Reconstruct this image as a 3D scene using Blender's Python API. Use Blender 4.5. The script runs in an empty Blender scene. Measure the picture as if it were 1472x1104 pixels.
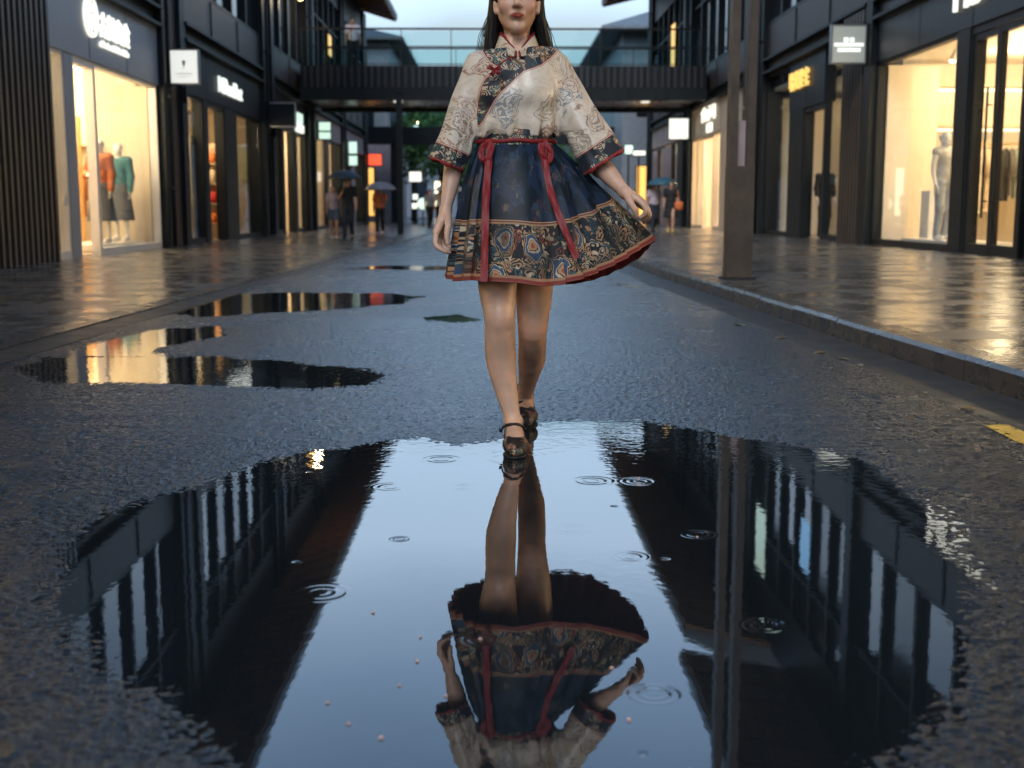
import bpy, math, random
import numpy as np
from mathutils import Vector, Matrix
R = math.radians
random.seed(7); rng = np.random.default_rng(7)
scene = bpy.context.scene
COL = scene.collection

# ------------------------------------------------------------------ survey of the photograph
# the camera that took the picture (solved from its vanishing points); used to turn measured
# picture points into real positions at a known distance
F, PITCH, YAW, CAMH = 1740.0, R(8.24), R(.79), .81
def ray(px, py):
    xc, yc = (px-736)/F, (552-py)/F
    x = xc; y = math.cos(PITCH)+math.sin(PITCH)*yc; z = -math.sin(PITCH)+math.cos(PITCH)*yc
    c, s = math.cos(-YAW), math.sin(-YAW)
    return np.array((x*c-y*s, x*s+y*c, z))
def W(px, py, Y):
    r = ray(px, py); t = Y/r[1]
    return np.array((r[0]*t, Y, CAMH+r[2]*t))
def G(px, py, z=0.0):
    r = ray(px, py); t = (z-CAMH)/r[2]
    return np.array((r[0]*t, r[1]*t, z))

# ------------------------------------------------------------------ objects
def tag(o, label=None, cat=None, group=None, kind=None):
    if label: o['label'] = label
    if cat: o['category'] = cat
    if group: o['group'] = group
    if kind: o['kind'] = kind
    return o
def wloc(o):
    v = Vector((0,0,0))
    while o is not None: v += o.location; o = o.parent
    return v
def empty(name, loc, label, cat, group=None):
    o = bpy.data.objects.new(name, None); o.location = loc; o.empty_display_size = .2
    COL.objects.link(o); return tag(o, label, cat, group)
def mesh_obj(name, verts, faces, mat, parent=None, smooth=False, local=False):
    """verts in world space; with a parent the child keeps its world place (unrotated parents)"""
    me = bpy.data.meshes.new(name)
    verts = np.asarray(verts, dtype=np.float32)
    if isinstance(faces, np.ndarray):
        n, k = faces.shape
        me.vertices.add(len(verts)); me.vertices.foreach_set('co', verts.ravel())
        me.loops.add(n*k); me.loops.foreach_set('vertex_index', faces.astype(np.int32).ravel())
        me.polygons.add(n); me.polygons.foreach_set('loop_start', np.arange(0, n*k, k, dtype=np.int32))
        me.polygons.foreach_set('loop_total', np.full(n, k, dtype=np.int32))
        me.update(calc_edges=True)
    else:
        me.from_pydata([tuple(map(float, v)) for v in verts], [], faces)
    me.validate(verbose=False)
    if smooth:
        me.polygons.foreach_set('use_smooth', np.ones(len(me.polygons), dtype=bool))
    for m in (mat if isinstance(mat, (list, tuple)) else [mat]): me.materials.append(m)
    o = bpy.data.objects.new(name, me)
    COL.objects.link(o)
    if parent is not None:
        o.parent = parent
        if not local: o.location = -wloc(parent)
    return o
BOXF = [(0,3,2,1),(4,5,6,7),(0,1,5,4),(1,2,6,5),(2,3,7,6),(3,0,4,7)]
class MB:
    def __init__(s): s.v = []; s.f = []
    def box(s, x0, x1, y0, y1, z0, z1):
        x0, x1 = min(x0,x1), max(x0,x1); y0, y1 = min(y0,y1), max(y0,y1); z0, z1 = min(z0,z1), max(z0,z1)
        n = len(s.v)
        s.v += [(x0,y0,z0),(x1,y0,z0),(x1,y1,z0),(x0,y1,z0),(x0,y0,z1),(x1,y0,z1),(x1,y1,z1),(x0,y1,z1)]
        s.f += [tuple(i+n for i in q) for q in BOXF]; return s
    def tube(s, pts, r, n=8, cap=True):
        pts = [Vector(p) for p in pts]; rs = r if isinstance(r, (list, tuple, np.ndarray)) else [r]*len(pts)
        base = len(s.v); ref = None
        for i, p in enumerate(pts):
            t = (pts[min(i+1, len(pts)-1)]-pts[max(i-1, 0)])
            if t.length < 1e-9: t = Vector((0,0,1))
            t.normalize()
            if ref is None: ref = Vector((1,0,0)) if abs(t.x) < .8 else Vector((0,1,0))
            u = (ref - t*ref.dot(t)).normalized(); ref = u; w = t.cross(u)
            for k in range(n):
                a = 2*math.pi*k/n; q = p+(u*math.cos(a)+w*math.sin(a))*rs[i]; s.v.append(tuple(q))
        for i in range(len(pts)-1):
            for k in range(n):
                a = base+i*n+k; b = base+i*n+(k+1) % n
                s.f.append((a, b, b+n, a+n))
        if cap:
            s.f.append(tuple(base+k for k in reversed(range(n))))
            e = base+(len(pts)-1)*n; s.f.append(tuple(e+k for k in range(n)))
        return s
    def lathe(s, c, prof, n=24):
        """prof: list of (radius, z) relative to c, spun round z"""
        base = len(s.v)
        for (r, z) in prof:
            for k in range(n):
                a = 2*math.pi*k/n; s.v.append((c[0]+r*math.cos(a), c[1]+r*math.sin(a), c[2]+z))
        for i in range(len(prof)-1):
            for k in range(n):
                a = base+i*n+k; b = base+i*n+(k+1) % n
                s.f.append((a, b, b+n, a+n))
        s.f.append(tuple(base+k for k in reversed(range(n))))
        e = base+(len(prof)-1)*n; s.f.append(tuple(e+k for k in range(n)))
        return s
    def prism(s, poly, y0, y1):
        """poly in (x,z), extruded along y"""
        n = len(poly); b = len(s.v)
        s.v += [(x,y0,z) for x,z in poly]+[(x,y1,z) for x,z in poly]
        s.f.append(tuple(b+i for i in range(n))); s.f.append(tuple(b+n+i for i in reversed(range(n))))
        for i in range(n):
            j = (i+1) % n; s.f.append((b+i, b+n+i, b+n+j, b+j))
        return s
    def build(s, name, mat, parent=None, smooth=False, local=False):
        o = mesh_obj(name, s.v, s.f, mat, parent, smooth, local)
        return o

# ------------------------------------------------------------------ materials
def new_mat(name):
    m = bpy.data.materials.new(name); m.use_nodes = True
    nt = m.node_tree; nt.nodes.clear()
    out = nt.nodes.new('ShaderNodeOutputMaterial')
    return m, nt, out
class N:
    """tiny node builder"""
    def __init__(s, nt): s.nt = nt
    def __call__(s, t, ins=None, **kw):
        n = s.nt.nodes.new(t)
        for k, v in kw.items(): setattr(n, k, v)
        for k, v in (ins or {}).items():
            sock = n.inputs[k]
            if hasattr(v, 'is_output'): s.nt.links.new(v, sock)
            else: sock.default_value = v
        return n
    def math(s, op, a, b=None, c=None, clamp=False):
        n = s.nt.nodes.new('ShaderNodeMath'); n.operation = op; n.use_clamp = clamp
        for i, v in enumerate((a, b, c)):
            if v is None: continue
            if hasattr(v, 'is_output'): s.nt.links.new(v, n.inputs[i])
            else: n.inputs[i].default_value = v
        return n.outputs[0]
    def mix(s, f, a, b):
        n = s.nt.nodes.new('ShaderNodeMix'); n.data_type = 'RGBA'
        for i, v in ((0, f), (6, a), (7, b)):
            if hasattr(v, 'is_output'): s.nt.links.new(v, n.inputs[i])
            else: n.inputs[i].default_value = (*v, 1) if isinstance(v, (tuple, list)) and len(v) == 3 else v
        return n.outputs[2]
    def ramp(s, f, stops, interp='LINEAR'):
        n = s.nt.nodes.new('ShaderNodeValToRGB'); cr = n.color_ramp; cr.interpolation = interp
        while len(cr.elements) < len(stops): cr.elements.new(.5)
        for e, (p, c) in zip(cr.elements, stops):
            e.position = p; e.color = (*c, 1) if len(c) == 3 else c
        s.nt.links.new(f, n.inputs[0]); return n.outputs[0]
    def step(s, x, a, b):
        n = s.nt.nodes.new('ShaderNodeMapRange'); n.clamp = True; n.interpolation_type = 'SMOOTHSTEP'
        s.nt.links.new(x, n.inputs[0]); n.inputs[1].default_value = a; n.inputs[2].default_value = b
        n.inputs[3].default_value = 0; n.inputs[4].default_value = 1
        return n.outputs[0]
def mat(name, col, rough=.5, metal=0., var=.15, scale=3., bump=0., bscale=60., ior=1.45, rvar=.1, coat=0., streak=None):
    m, nt, out = new_mat(name); n = N(nt)
    tc = n('ShaderNodeTexCoord').outputs['Object']
    if streak:
        mp = n('ShaderNodeMapping', {'Vector': tc, 'Scale': streak}).outputs[0]
    else: mp = tc
    nz = n('ShaderNodeTexNoise', {'Vector': mp, 'Scale': scale, 'Detail': 5., 'Roughness': .6}).outputs[0]
    c0 = tuple(max(0, c*(1-var)) for c in col); c1 = tuple(min(1, c*(1+var)) for c in col)
    cc = n.ramp(nz, [(.3, c0), (.7, c1)])
    rg = n.math('ADD', n.math('MULTIPLY', n.math('SUBTRACT', nz, .5), rvar*2), rough, clamp=True)
    b = n('ShaderNodeBsdfPrincipled', {'Base Color': cc, 'Roughness': rg, 'Metallic': metal, 'IOR': ior, 'Coat Weight': coat})
    if bump:
        bz = n('ShaderNodeTexNoise', {'Vector': tc, 'Scale': bscale, 'Detail': 3.}).outputs[0]
        bp = n('ShaderNodeBump', {'Height': bz, 'Strength': 1., 'Distance': bump}).outputs[0]
        nt.links.new(bp, b.inputs['Normal'])
    nt.links.new(b.outputs[0], out.inputs[0]); return m
def emit(name, col, st):
    m, nt, out = new_mat(name); n = N(nt)
    b = n('ShaderNodeBsdfPrincipled', {'Base Color': (*[min(.9, c) for c in col], 1), 'Roughness': .4,
        'Emission Color': (*col, 1), 'Emission Strength': st})
    nt.links.new(b.outputs[0], out.inputs[0]); return m
def glass_mat(name, tint=(.93,.96,.96), refl=1.5):
    m, nt, out = new_mat(name); n = N(nt)
    fc = n('ShaderNodeLayerWeight', {'Blend': .5}).outputs['Facing']
    fr = n.math('ADD', n.math('MULTIPLY', n.math('POWER', fc, 5.), refl*.4), .02)
    tr = n('ShaderNodeBsdfTransparent', {'Color': (*tint, 1)}).outputs[0]
    gl = n('ShaderNodeBsdfGlossy', {'Color': (1,1,1,1), 'Roughness': .01}).outputs[0]
    mx = n('ShaderNodeMixShader', {0: fr, 1: tr, 2: gl}).outputs[0]
    nt.links.new(mx, out.inputs[0]); return m
def ribbed(name, c0, c1, pitch, axis=1, rough=.5, depth=.02):
    """cladding with fine vertical ribs along one horizontal axis"""
    m, nt, out = new_mat(name); n = N(nt)
    tc = n('ShaderNodeTexCoord').outputs['Object']
    sp = n('ShaderNodeSeparateXYZ', {0: tc})
    w = n.math('PINGPONG', sp.outputs[axis], pitch/2)
    w = n.math('DIVIDE', w, pitch/2)
    nz = n('ShaderNodeTexNoise', {'Vector': tc, 'Scale': 1.7, 'Detail': 6.}).outputs[0]
    cc = n.mix(nz, c0, c1)
    hh = n.step(w, .3, .55)
    bp = n('ShaderNodeBump', {'Height': hh, 'Strength': 1., 'Distance': depth}).outputs[0]
    b = n('ShaderNodeBsdfPrincipled', {'Base Color': cc, 'Roughness': rough, 'Normal': bp})
    nt.links.new(b.outputs[0], out.inputs[0]); return m

M = {}
M['dark'] = mat('dark_steel', (.006,.010,.013), .5, .0, var=.4, scale=2, ior=1.33, streak=(3,3,.4))
M['dark2'] = mat('charcoal_panel', (.008,.012,.016), .5, 0, var=.4, scale=1.5, ior=1.33, streak=(3,3,.4))
M['navy'] = mat('navy_fascia', (.008,.015,.024), .42, 0, var=.3, scale=1.2, ior=1.36, streak=(2,2,.5))
M['greyfascia'] = mat('grey_fascia', (.27,.31,.38), .42, 0, var=.08, scale=1.)
M['cream'] = mat('cream_fascia', (.55,.45,.34), .5, 0, var=.08)
M['brownrib'] = ribbed('brown_cladding', (.034,.025,.025), (.055,.040,.038), .11)
M['brownrib_x'] = ribbed('ribbed_bridge_panel', (.016,.019,.023), (.028,.031,.037), .2, axis=0, depth=.05)
M['rib'] = mat('bronze_rib', (.060,.046,.038), .38, .2, var=.25)
M['soffit'] = mat('timber_soffit', (.30,.155,.075), .45, 0, var=.35, scale=2, streak=(6,.4,1))
M['roof'] = mat('grey_roof', (.055,.065,.075), .5, 0, var=.2, scale=1.5)
M['mirror'] = mat('reflective_window', (.012,.018,.024), .035, 0, var=.2, scale=.6, ior=2.4, rvar=.01)
M['curtained'] = mat('curtained_window', (.022,.024,.028), .12, 0, var=.3, scale=.8, ior=1.5)
M['glass'] = glass_mat('shop_glass', refl=1.4)
M['railglass'] = glass_mat('railing_glass', (.84,.93,.94), .8)
M['wallcream'] = mat('cream_plaster', (.78,.69,.56), .6, 0, var=.05, scale=1.)
M['wallwarm'] = mat('warm_plaster', (.66,.54,.38), .6, 0, var=.08)
M['tilefloor'] = mat('pale_shop_floor', (.5,.42,.32), .25, 0, var=.1)
M['white'] = mat('white_paint', (.75,.73,.70), .4, 0, var=.05)
M['gold'] = mat('brass_frame', (.62,.40,.16), .3, .8, var=.1)
M['pinkwall'] = mat('mauve_wall', (.30,.24,.25), .5, 0, var=.12)
M['steel'] = mat('brushed_steel', (.35,.36,.38), .35, .9, var=.1)
M['bronze'] = mat('bronze_post', (.050,.040,.033), .45, .3, var=.3, scale=6, bump=.001, bscale=90)
M['mannequin'] = mat('mannequin_white', (.78,.74,.69), .35, 0, var=.04)
M['lampwarm'] = emit('lamp_warm', (1.,.80,.52), 6)
M['lampamber'] = emit('lamp_amber', (1.,.62,.22), 1.1)
M['cove'] = emit('cove_strip', (1.,.82,.55), 1.0)
M['signwhite'] = emit('sign_white', (.94,1.,.90), .38)
M['signcream'] = emit('sign_cream', (1.,.98,.84), .38)
M['signgreen'] = emit('sign_green_white', (.72,1.,.84), .34)
M['signyellow'] = emit('sign_yellow', (1.,.62,.16), .33)
M['signred'] = emit('sign_red', (1.,.10,.04), .45)
M['signbox'] = emit('sign_box', (.93,.94,.86), .28)
M['signdim'] = emit('sign_dim', (.40,.44,.40), .10)
M['bluelit'] = emit('glint_panel_blue', (.25,.55,.9), .4)
M['mark'] = mat('sign_ink', (.25,.22,.14), .6)
M['orangeglow'] = emit('lit_window_orange', (1.,.50,.12), .5)
M['yellowpaint'] = mat('yellow_road_paint', (.62,.40,.06), .35, 0, var=.35, scale=25, bump=.002, bscale=120)
# ------------------------------------------------------------------ ground: asphalt with basins, water standing in them
def vnoise(x, y, seed=0):
    xi = np.floor(x).astype(np.int64); yi = np.floor(y).astype(np.int64)
    xf = x-xi; yf = y-yi
    def h(a, b):
        n = (a*374761393 + b*668265263 + seed*974711) & 0x7fffffff
        n = ((n ^ (n >> 13))*1274126177) & 0x7fffffff
        return ((n ^ (n >> 16)) & 0xffff)/65535.0
    u = xf*xf*(3-2*xf); v = yf*yf*(3-2*yf)
    return (h(xi,yi)*(1-u)+h(xi+1,yi)*u)*(1-v)+(h(xi,yi+1)*(1-u)+h(xi+1,yi+1)*u)*v-.5
def fbm(x, y, seed, octv=4):
    s = 0; a = 1.
    for i in range(octv):
        s = s+a*vnoise(x*2**i+17.3*i, y*2**i-9.1*i, seed+i); a *= .5
    return s
def kl(Y): return -2.95+.021*np.clip(Y, -20, 40)          # kerb lines
def kr(Y): return 2.38-.03*np.clip(Y, -20, 15)
def poly_sd(px, py, poly):
    """signed distance (negative inside) of many points to a polygon"""
    d = np.full(px.shape, 1e9); ins = np.zeros(px.shape, bool)
    n = len(poly)
    for i in range(n):
        ax, ay = poly[i]; bx, by = poly[(i+1) % n]
        ex, ey = bx-ax, by-ay; L = ex*ex+ey*ey+1e-12
        t = np.clip(((px-ax)*ex+(py-ay)*ey)/L, 0, 1)
        d = np.minimum(d, (px-ax-t*ex)**2+(py-ay-t*ey)**2)
        c = ((ay > py) != (by > py)) & (px < (bx-ax)*(py-ay)/(by-ay+1e-12)+ax)
        ins ^= c
    d = np.sqrt(d); return np.where(ins, -d, d)
# puddle outlines surveyed from the photograph, laid on the road
PUD = [
 [(60,870),(75,800),(140,750),(220,716),(310,688),(420,655),(530,638),(610,628),(660,640),(720,632),(745,618),(790,606),(860,604),(930,603),(1040,622),(1150,642),(1225,662),(1290,700),(1375,760),(1400,840),(1395,910),(1385,975),(1330,1040),(1230,1104),(1290,1240),(900,1300),(560,1290),(300,1180),(330,1090),(240,1020),(135,950)],
 [(20,530),(75,514),(200,512),(330,514),(440,519),(520,530),(553,540),(520,552),(440,558),(330,556),(200,553),(80,550)],
 [(238,447),(260,434),(330,424),(430,420),(540,421),(600,427),(560,436),(470,444),(380,450),(290,455)],
 [(100,512),(150,490),(215,474),(300,470),(300,484),(236,500),(235,514)],
 [(495,386),(560,382),(700,383),(720,387),(600,389)],
 [(620,457),(655,452),(690,457),(700,461),(650,463)],
 [(880,408),(905,405),(918,408),(900,412)],
 [(700,365),(800,362),(900,364),(800,368)],
]
yr = np.concatenate([np.linspace(-12, 1.0, 30)[:-1], np.geomspace(1.0, 9, 1150)[:-1], np.geomspace(9, 78, 330)])
NC = 740
uc = np.linspace(0, 1, NC)
YY, UU = np.meshgrid(yr, uc, indexing='ij')
GUT = .34
xl, xr = kl(YY)+.22, kr(YY)-GUT
XX = xl+(xr-xl)*UU
sd = np.full(XX.shape, 9.)
for pl in PUD:
    sd = np.minimum(sd, poly_sd(XX, YY, [tuple(G(*p)[:2]) for p in pl]))
wob = fbm(XX*3.2, YY*1.6, 5)*.10*np.clip(YY/4, .5, 3)
sd = sd+wob
fade = np.clip(1-(YY-9)/12, .15, 1)                       # finest grain only where it can be seen
grain = (vnoise(XX*110, YY*110, 1)*1.1+vnoise(XX*58, YY*58, 2)*.7)*.0040*fade
low = fbm(XX*.9, YY*.55, 9)*.010
ZZ = np.where(sd > 0, .0135*(1-np.exp(-sd/.75)), -.018*(1-np.exp(sd/.32)))+grain+np.where(sd > 0, 1-np.exp(-sd/.3), 0)*(low+.004)
# gentle rise under the walking feet so that the toe stands just at the water
ii = np.arange(len(yr)*NC).reshape(len(yr), NC)
quads = np.stack([ii[:-1,:-1], ii[:-1,1:], ii[1:,1:], ii[1:,:-1]], -1).reshape(-1, 4)
vg = np.stack([XX, YY, ZZ], -1).reshape(-1, 3)

def asphalt_mat():
    m, nt, out = new_mat('wet_asphalt'); n = N(nt)
    tc = n('ShaderNodeTexCoord').outputs['Object']
    big = n('ShaderNodeTexNoise', {'Vector': tc, 'Scale': .9, 'Detail': 6., 'Roughness': .65}).outputs[0]
    fine = n('ShaderNodeTexNoise', {'Vector': tc, 'Scale': 90., 'Detail': 5., 'Roughness': .7}).outputs[0]
    vor = n('ShaderNodeTexVoronoi', {'Vector': tc, 'Scale': 130.}).outputs['Distance']
    col = n.mix(fine, (.004,.005,.006), (.020,.022,.025))
    col = n.mix(n.step(big, .55, .7), col, (.008,.009,.011))
    st = n('ShaderNodeTexVoronoi', {'Vector': tc, 'Scale': 95.})
    sel_ = n.math('MULTIPLY', n.step(n('ShaderNodeSeparateColor', {0: st.outputs['Color']}).outputs[0], .74, .78), n.step(st.outputs['Distance'], .45, .30))
    col = n.mix(sel_, col, n.ramp(n('ShaderNodeSeparateColor', {0: st.outputs['Color']}).outputs[1], [(0,(.022,.023,.025)),(.5,(.045,.046,.048)),(.8,(.06,.058,.056))]))
    rg = n.math('ADD', n.math('MULTIPLY', big, .26), .13, clamp=True)
    hh = n.math('ADD', n.math('MULTIPLY', vor, .8), fine)
    bp = n('ShaderNodeBump', {'Height': hh, 'Strength': .8, 'Distance': .0036}).outputs[0]
    # the middle of the road carries a thicker film of water than its edges
    sp = n('ShaderNodeSeparateXYZ', {0: tc})
    film = n.math('MULTIPLY', n.step(n.math('ABSOLUTE', n.math('ADD', sp.outputs[0], n.math('MULTIPLY', big, .8))), 2.4, .7), n.step(sp.outputs[1], 3., 5.5))
    ior = n.math('ADD', n.math('MULTIPLY', film, 1.1), 1.75)
    b = n('ShaderNodeBsdfPrincipled', {'Base Color': col, 'Roughness': rg, 'IOR': ior, 'Normal': bp})
    nt.links.new(b.outputs[0], out.inputs[0]); return m
M['asphalt'] = asphalt_mat()
road = mesh_obj('road', vg, quads, M['asphalt'], smooth=True); tag(road, kind='structure')

# raindrop rings on the big puddle (picture spots laid on the water)
RINGS = [(741,658,.13,.35),(760,640,.22,.18),(665,700,.05,.25),(820,760,.06,.2),(560,700,.06,.25),(905,800,.05,.2),(462,852,.072,.24),(635,660,.07,.7),(852,691,.07,.8),(918,692,.06,1.2),(1003,768,.05,.5),(720,612,.06,.5),(1100,900,.05,.4),(575,775,.03,.6),(690,920,.04,.3),(940,998,.05,.3)]
def water_mat():
    m, nt, out = new_mat('rain_water'); n = N(nt)
    geo = n('ShaderNodeNewGeometry').outputs['Position']
    sep = n('ShaderNodeSeparateXYZ', {0: geo})
    # patches where rain and steps disturb the surface
    patch = n('ShaderNodeTexNoise', {'Vector': geo, 'Scale': 1.1, 'Detail': 2.}).outputs[0]
    patch = n.step(patch, .50, .66)
    far = n.step(sep.outputs[1], 3.2, 4.1)
    amp = n.math('ADD', n.math('MULTIPLY', patch, .25), n.math('ADD', n.math('MULTIPLY', far, .55), .10))
    w1 = n('ShaderNodeTexNoise', {'Vector': geo, 'Scale': 26., 'Detail': 2., 'Roughness': .5}).outputs[0]
    w2 = n('ShaderNodeTexNoise', {'Vector': geo, 'Scale': 7., 'Detail': 2.}).outputs[0]
    h = n.math('MULTIPLY', n.math('ADD', n.math('MULTIPLY', w1, .0007), n.math('MULTIPLY', w2, .0007)), amp)
    for (px, py, rad, a) in RINGS:
        c = G(px, py)
        d = n('ShaderNodeVectorMath', {0: geo, 1: (c[0], c[1], 0)}, operation='DISTANCE').outputs['Value']
        s = n.math('SINE', n.math('MULTIPLY', d, 2*math.pi/(rad*.36)))
        env = n.math('MULTIPLY', n.step(d, rad*1.05, rad*.8), n.step(d, 0., rad*.45))
        h = n.math('ADD', h, n.math('MULTIPLY', n.math('MULTIPLY', s, env), .00035*a))
    # single drops: small dimples scattered over the water
    vo = n('ShaderNodeTexVoronoi', {'Vector': geo, 'Scale': 3.4})
    dim = n.step(vo.outputs['Distance'], .05, .01)
    h = n.math('ADD', h, n.math('MULTIPLY', dim, -.0012))
    bp = n('ShaderNodeBump', {'Height': h, 'Strength': 1., 'Distance': 1.}).outputs[0]
    b = n('ShaderNodeBsdfPrincipled', {'Base Color': (.010,.014,.018,1), 'Roughness': .02, 'IOR': 1.95, 'Normal': bp})
    nt.links.new(b.outputs[0], out.inputs[0]); return m
M['water'] = water_mat()
ys = np.array([-12., 0, 5, 10, 15, 20, 30, 40, 78])
wv = []; wf = []
for y in ys: wv += [(float(kl(y))+.1, y, 0.), (float(kr(y))-GUT+.05, y, 0.)]
for i in range(len(ys)-1): wf.append((2*i, 2*i+1, 2*i+3, 2*i+2))
tag(mesh_obj('water', wv, wf, M['water']), kind='structure')

def paver_mat(name, c0, c1, bw, bh, warm=1.):
    m, nt, out = new_mat(name); n = N(nt)
    tc = n('ShaderNodeTexCoord').outputs['Object']
    br = n('ShaderNodeTexBrick', {'Vector': tc, 'Color1': (*c0,1), 'Color2': (*c1,1), 'Mortar': (.012,.012,.013,1),
        'Scale': 1., 'Mortar Size': .011, 'Mortar Smooth': .1, 'Bias': 0., 'Brick Width': bw, 'Row Height': bh})
    nz = n('ShaderNodeTexNoise', {'Vector': tc, 'Scale': 1.3, 'Detail': 6., 'Roughness': .6}).outputs[0]
    fine = n('ShaderNodeTexNoise', {'Vector': tc, 'Scale': 45., 'Detail': 3.}).outputs[0]
    col = n.mix(n.math('MULTIPLY', n.step(nz, .42, .6), .6), br.outputs[0], (.045,.046,.048))
    slab = n('ShaderNodeMapRange', {0: n('ShaderNodeSeparateColor', {0: br.outputs[0]}).outputs[0], 1: min(c0[0], c1[0]), 2: max(c0[0], c1[0])}).outputs[0]
    nz2 = n('ShaderNodeTexNoise', {'Vector': tc, 'Scale': 4., 'Detail': 4., 'Roughness': .6}).outputs[0]
    wet = n.step(n.math('ADD', n.math('MULTIPLY', n.math('ADD', nz, nz2), .5), n.math('MULTIPLY', n.math('SUBTRACT', slab, .5), .16)), .40, .60)
    rg = n.math('ADD', n.math('MULTIPLY', wet, -.19), .34, clamp=True)
    swell = n('ShaderNodeTexNoise', {'Vector': n('ShaderNodeMapping', {'Vector': tc, 'Scale': (1.2,1.2,1.)}).outputs[0], 'Scale': 2.2, 'Detail': 2.}).outputs[0]
    hh = n.math('ADD', n.math('MULTIPLY', n.math('SUBTRACT', 1., br.outputs['Fac']), .004), n.math('ADD', n.math('MULTIPLY', fine, .0012), n.math('MULTIPLY', swell, .007)))
    bp = n('ShaderNodeBump', {'Height': hh, 'Strength': 1., 'Distance': 1.}).outputs[0]
    b = n('ShaderNodeBsdfPrincipled', {'Base Color': col, 'Roughness': rg, 'IOR': 2.1, 'Normal': bp})
    nt.links.new(b.outputs[0], out.inputs[0]); return m
M['paver'] = paver_mat('wet_pavers', (.105,.098,.092), (.055,.053,.052), .8, .4)
M['kerb'] = mat('wet_kerb_stone', (.034,.032,.030), .28, 0, var=.35, scale=5, bump=.002, bscale=60, ior=1.7, rvar=.25)
M['gutter'] = mat('wet_concrete_gutter', (.030,.032,.034), .42, 0, var=.3, scale=4, bump=.002, bscale=60, ior=1.45, rvar=.2)
# ground sheet reaching the horizon, pavements, kerbs
tag(MB().box(-400, 400, -150, 700, -.6, -.05).build('ground', mat('far_ground', (.05,.052,.055), .35, var=.2)), kind='structure')
def strip(name, fa, fb, za, zb, m, y0=-12, y1=78, bottom=-.06, n=46, smooth=False):
    v = []; f = []
    for i, y in enumerate(np.linspace(y0, y1, n)):
        xa, xb = float(fa(y)), float(fb(y))
        v += [(xa, y, bottom), (xa, y, za), (xb, y, zb), (xb, y, bottom)]
    for i in range(n-1):
        for k in range(3): a = 4*i+k; f.append((a, a+4, a+5, a+1))
    o = mesh_obj(name, v, f, m); tag(o, kind='structure'); return o
HR = .12
strip('pavement', lambda y: -12., lambda y: kl(y)-.16, .035, .03, M['paver'])
strip('kerb', lambda y: kl(y)-.157, lambda y: kl(y), .034, .026, M['kerb'])
strip('gutter', lambda y: kl(y)+.003, lambda y: kl(y)+.23, .016, .008, M['gutter'])
strip('pavement', lambda y: kr(y)+.17, lambda y: 12.5, HR, HR, M['paver'])
strip('gutter', lambda y: kr(y)-GUT-.01, lambda y: kr(y)-.003, .012, .006, M['gutter'])
kb = MB()
y = -12.
while y < 60:
    L = .98; x = float(kr(y+.5)); dz = random.uniform(-.004, .004)
    sh = -.03*.5 if y < 15 else 0
    n0 = len(kb.v); c = .018
    prof = [(0,-.05),(0,HR-c),(c,HR+.004),(.17,HR+.004),(.17,-.05)]
    for yy, e in ((y+.004, 1), (y+L-.004, -1)):
        for (px_, pz) in prof: kb.v.append((float(kr(yy))+px_, yy, pz+dz))
    k = len(prof)
    for i in range(k-1): kb.f.append((n0+i, n0+i+1, n0+k+i+1, n0+k+i))
    kb.f.append(tuple(n0+i for i in reversed(range(k)))); kb.f.append(tuple(n0+k+i for i in range(k)))
    y += L
tag(kb.build('kerb', M['kerb']), kind='structure')
# worn yellow paint by the right gutter
mk = [tuple(G(*p)[:2]) for p in [(1414,616),(1472,612),(1560,612),(1600,690),(1472,645),(1440,630)]]
a0 = np.searchsorted(yr, 3.4); a1 = np.searchsorted(yr, 4.9)
sel = (poly_sd(XX[a0:a1], YY[a0:a1], mk) < 0) & (vnoise(XX[a0:a1]*30, YY[a0:a1]*30, 8) < .38)
fs = []; remap = {}; pv = []
for i in range(sel.shape[0]-1):
    for j in np.nonzero(sel[i, :-1] & sel[i+1, :-1] & sel[i, 1:] & sel[i+1, 1:])[0] if sel[i].any() else []:
        q = []
        for (a, b) in ((i,j),(i,j+1),(i+1,j+1),(i+1,j)):
            if (a,b) not in remap:
                remap[(a,b)] = len(pv); pv.append((XX[a0+a,b], YY[a0+a,b], ZZ[a0+a,b]+.0025))
            q.append(remap[(a,b)])
        fs.append(tuple(q))
if fs: tag(mesh_obj('road_marking', pv, fs, M['yellowpaint'], smooth=True), kind='structure')

# pale petals floating on the big puddle
for i, (px, py) in enumerate([(548,1060),(604,915),(535,880),(575,985),(500,1040),(600,950),(690,918),(470,1010),(640,1000),(905,1035),(1003,772),(880,960)]):
    p = G(px, py, .0015); rnd = random.Random(i); r_ = rnd.uniform(.0026, .0042); a0_ = rnd.uniform(0, 6.28); q = MB()
    ring_ = []
    for t in range(14):
        a = 2*math.pi*t/14; rr = r_*(1+.35*math.cos(a))*(1 if abs(a-math.pi) > .3 else .8)
        ring_.append((p[0]+rr*math.cos(a+a0_), p[1]+rr*.8*math.sin(a+a0_)))
    q.v = [(x, y_, .0008) for x, y_ in ring_]+[(p[0]+(x-p[0])*.9, p[1]+(y_-p[1])*.9, .0026+.0015*math.cos(k)) for k, (x, y_) in enumerate(ring_)]
    q.f = [tuple(range(13, -1, -1)), tuple(range(14, 28))]+[(k, (k+1) % 14, 14+(k+1) % 14, 14+k) for k in range(14)]
    if 'petal' not in M: M['petal'] = mat('petal', (.60,.42,.38), .5, 0, var=.25, scale=40)
    tag(q.build('petal', M['petal']), 'small pale pink petal floating on the big foreground puddle', 'petal', 'petals floating on the puddle')

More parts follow.
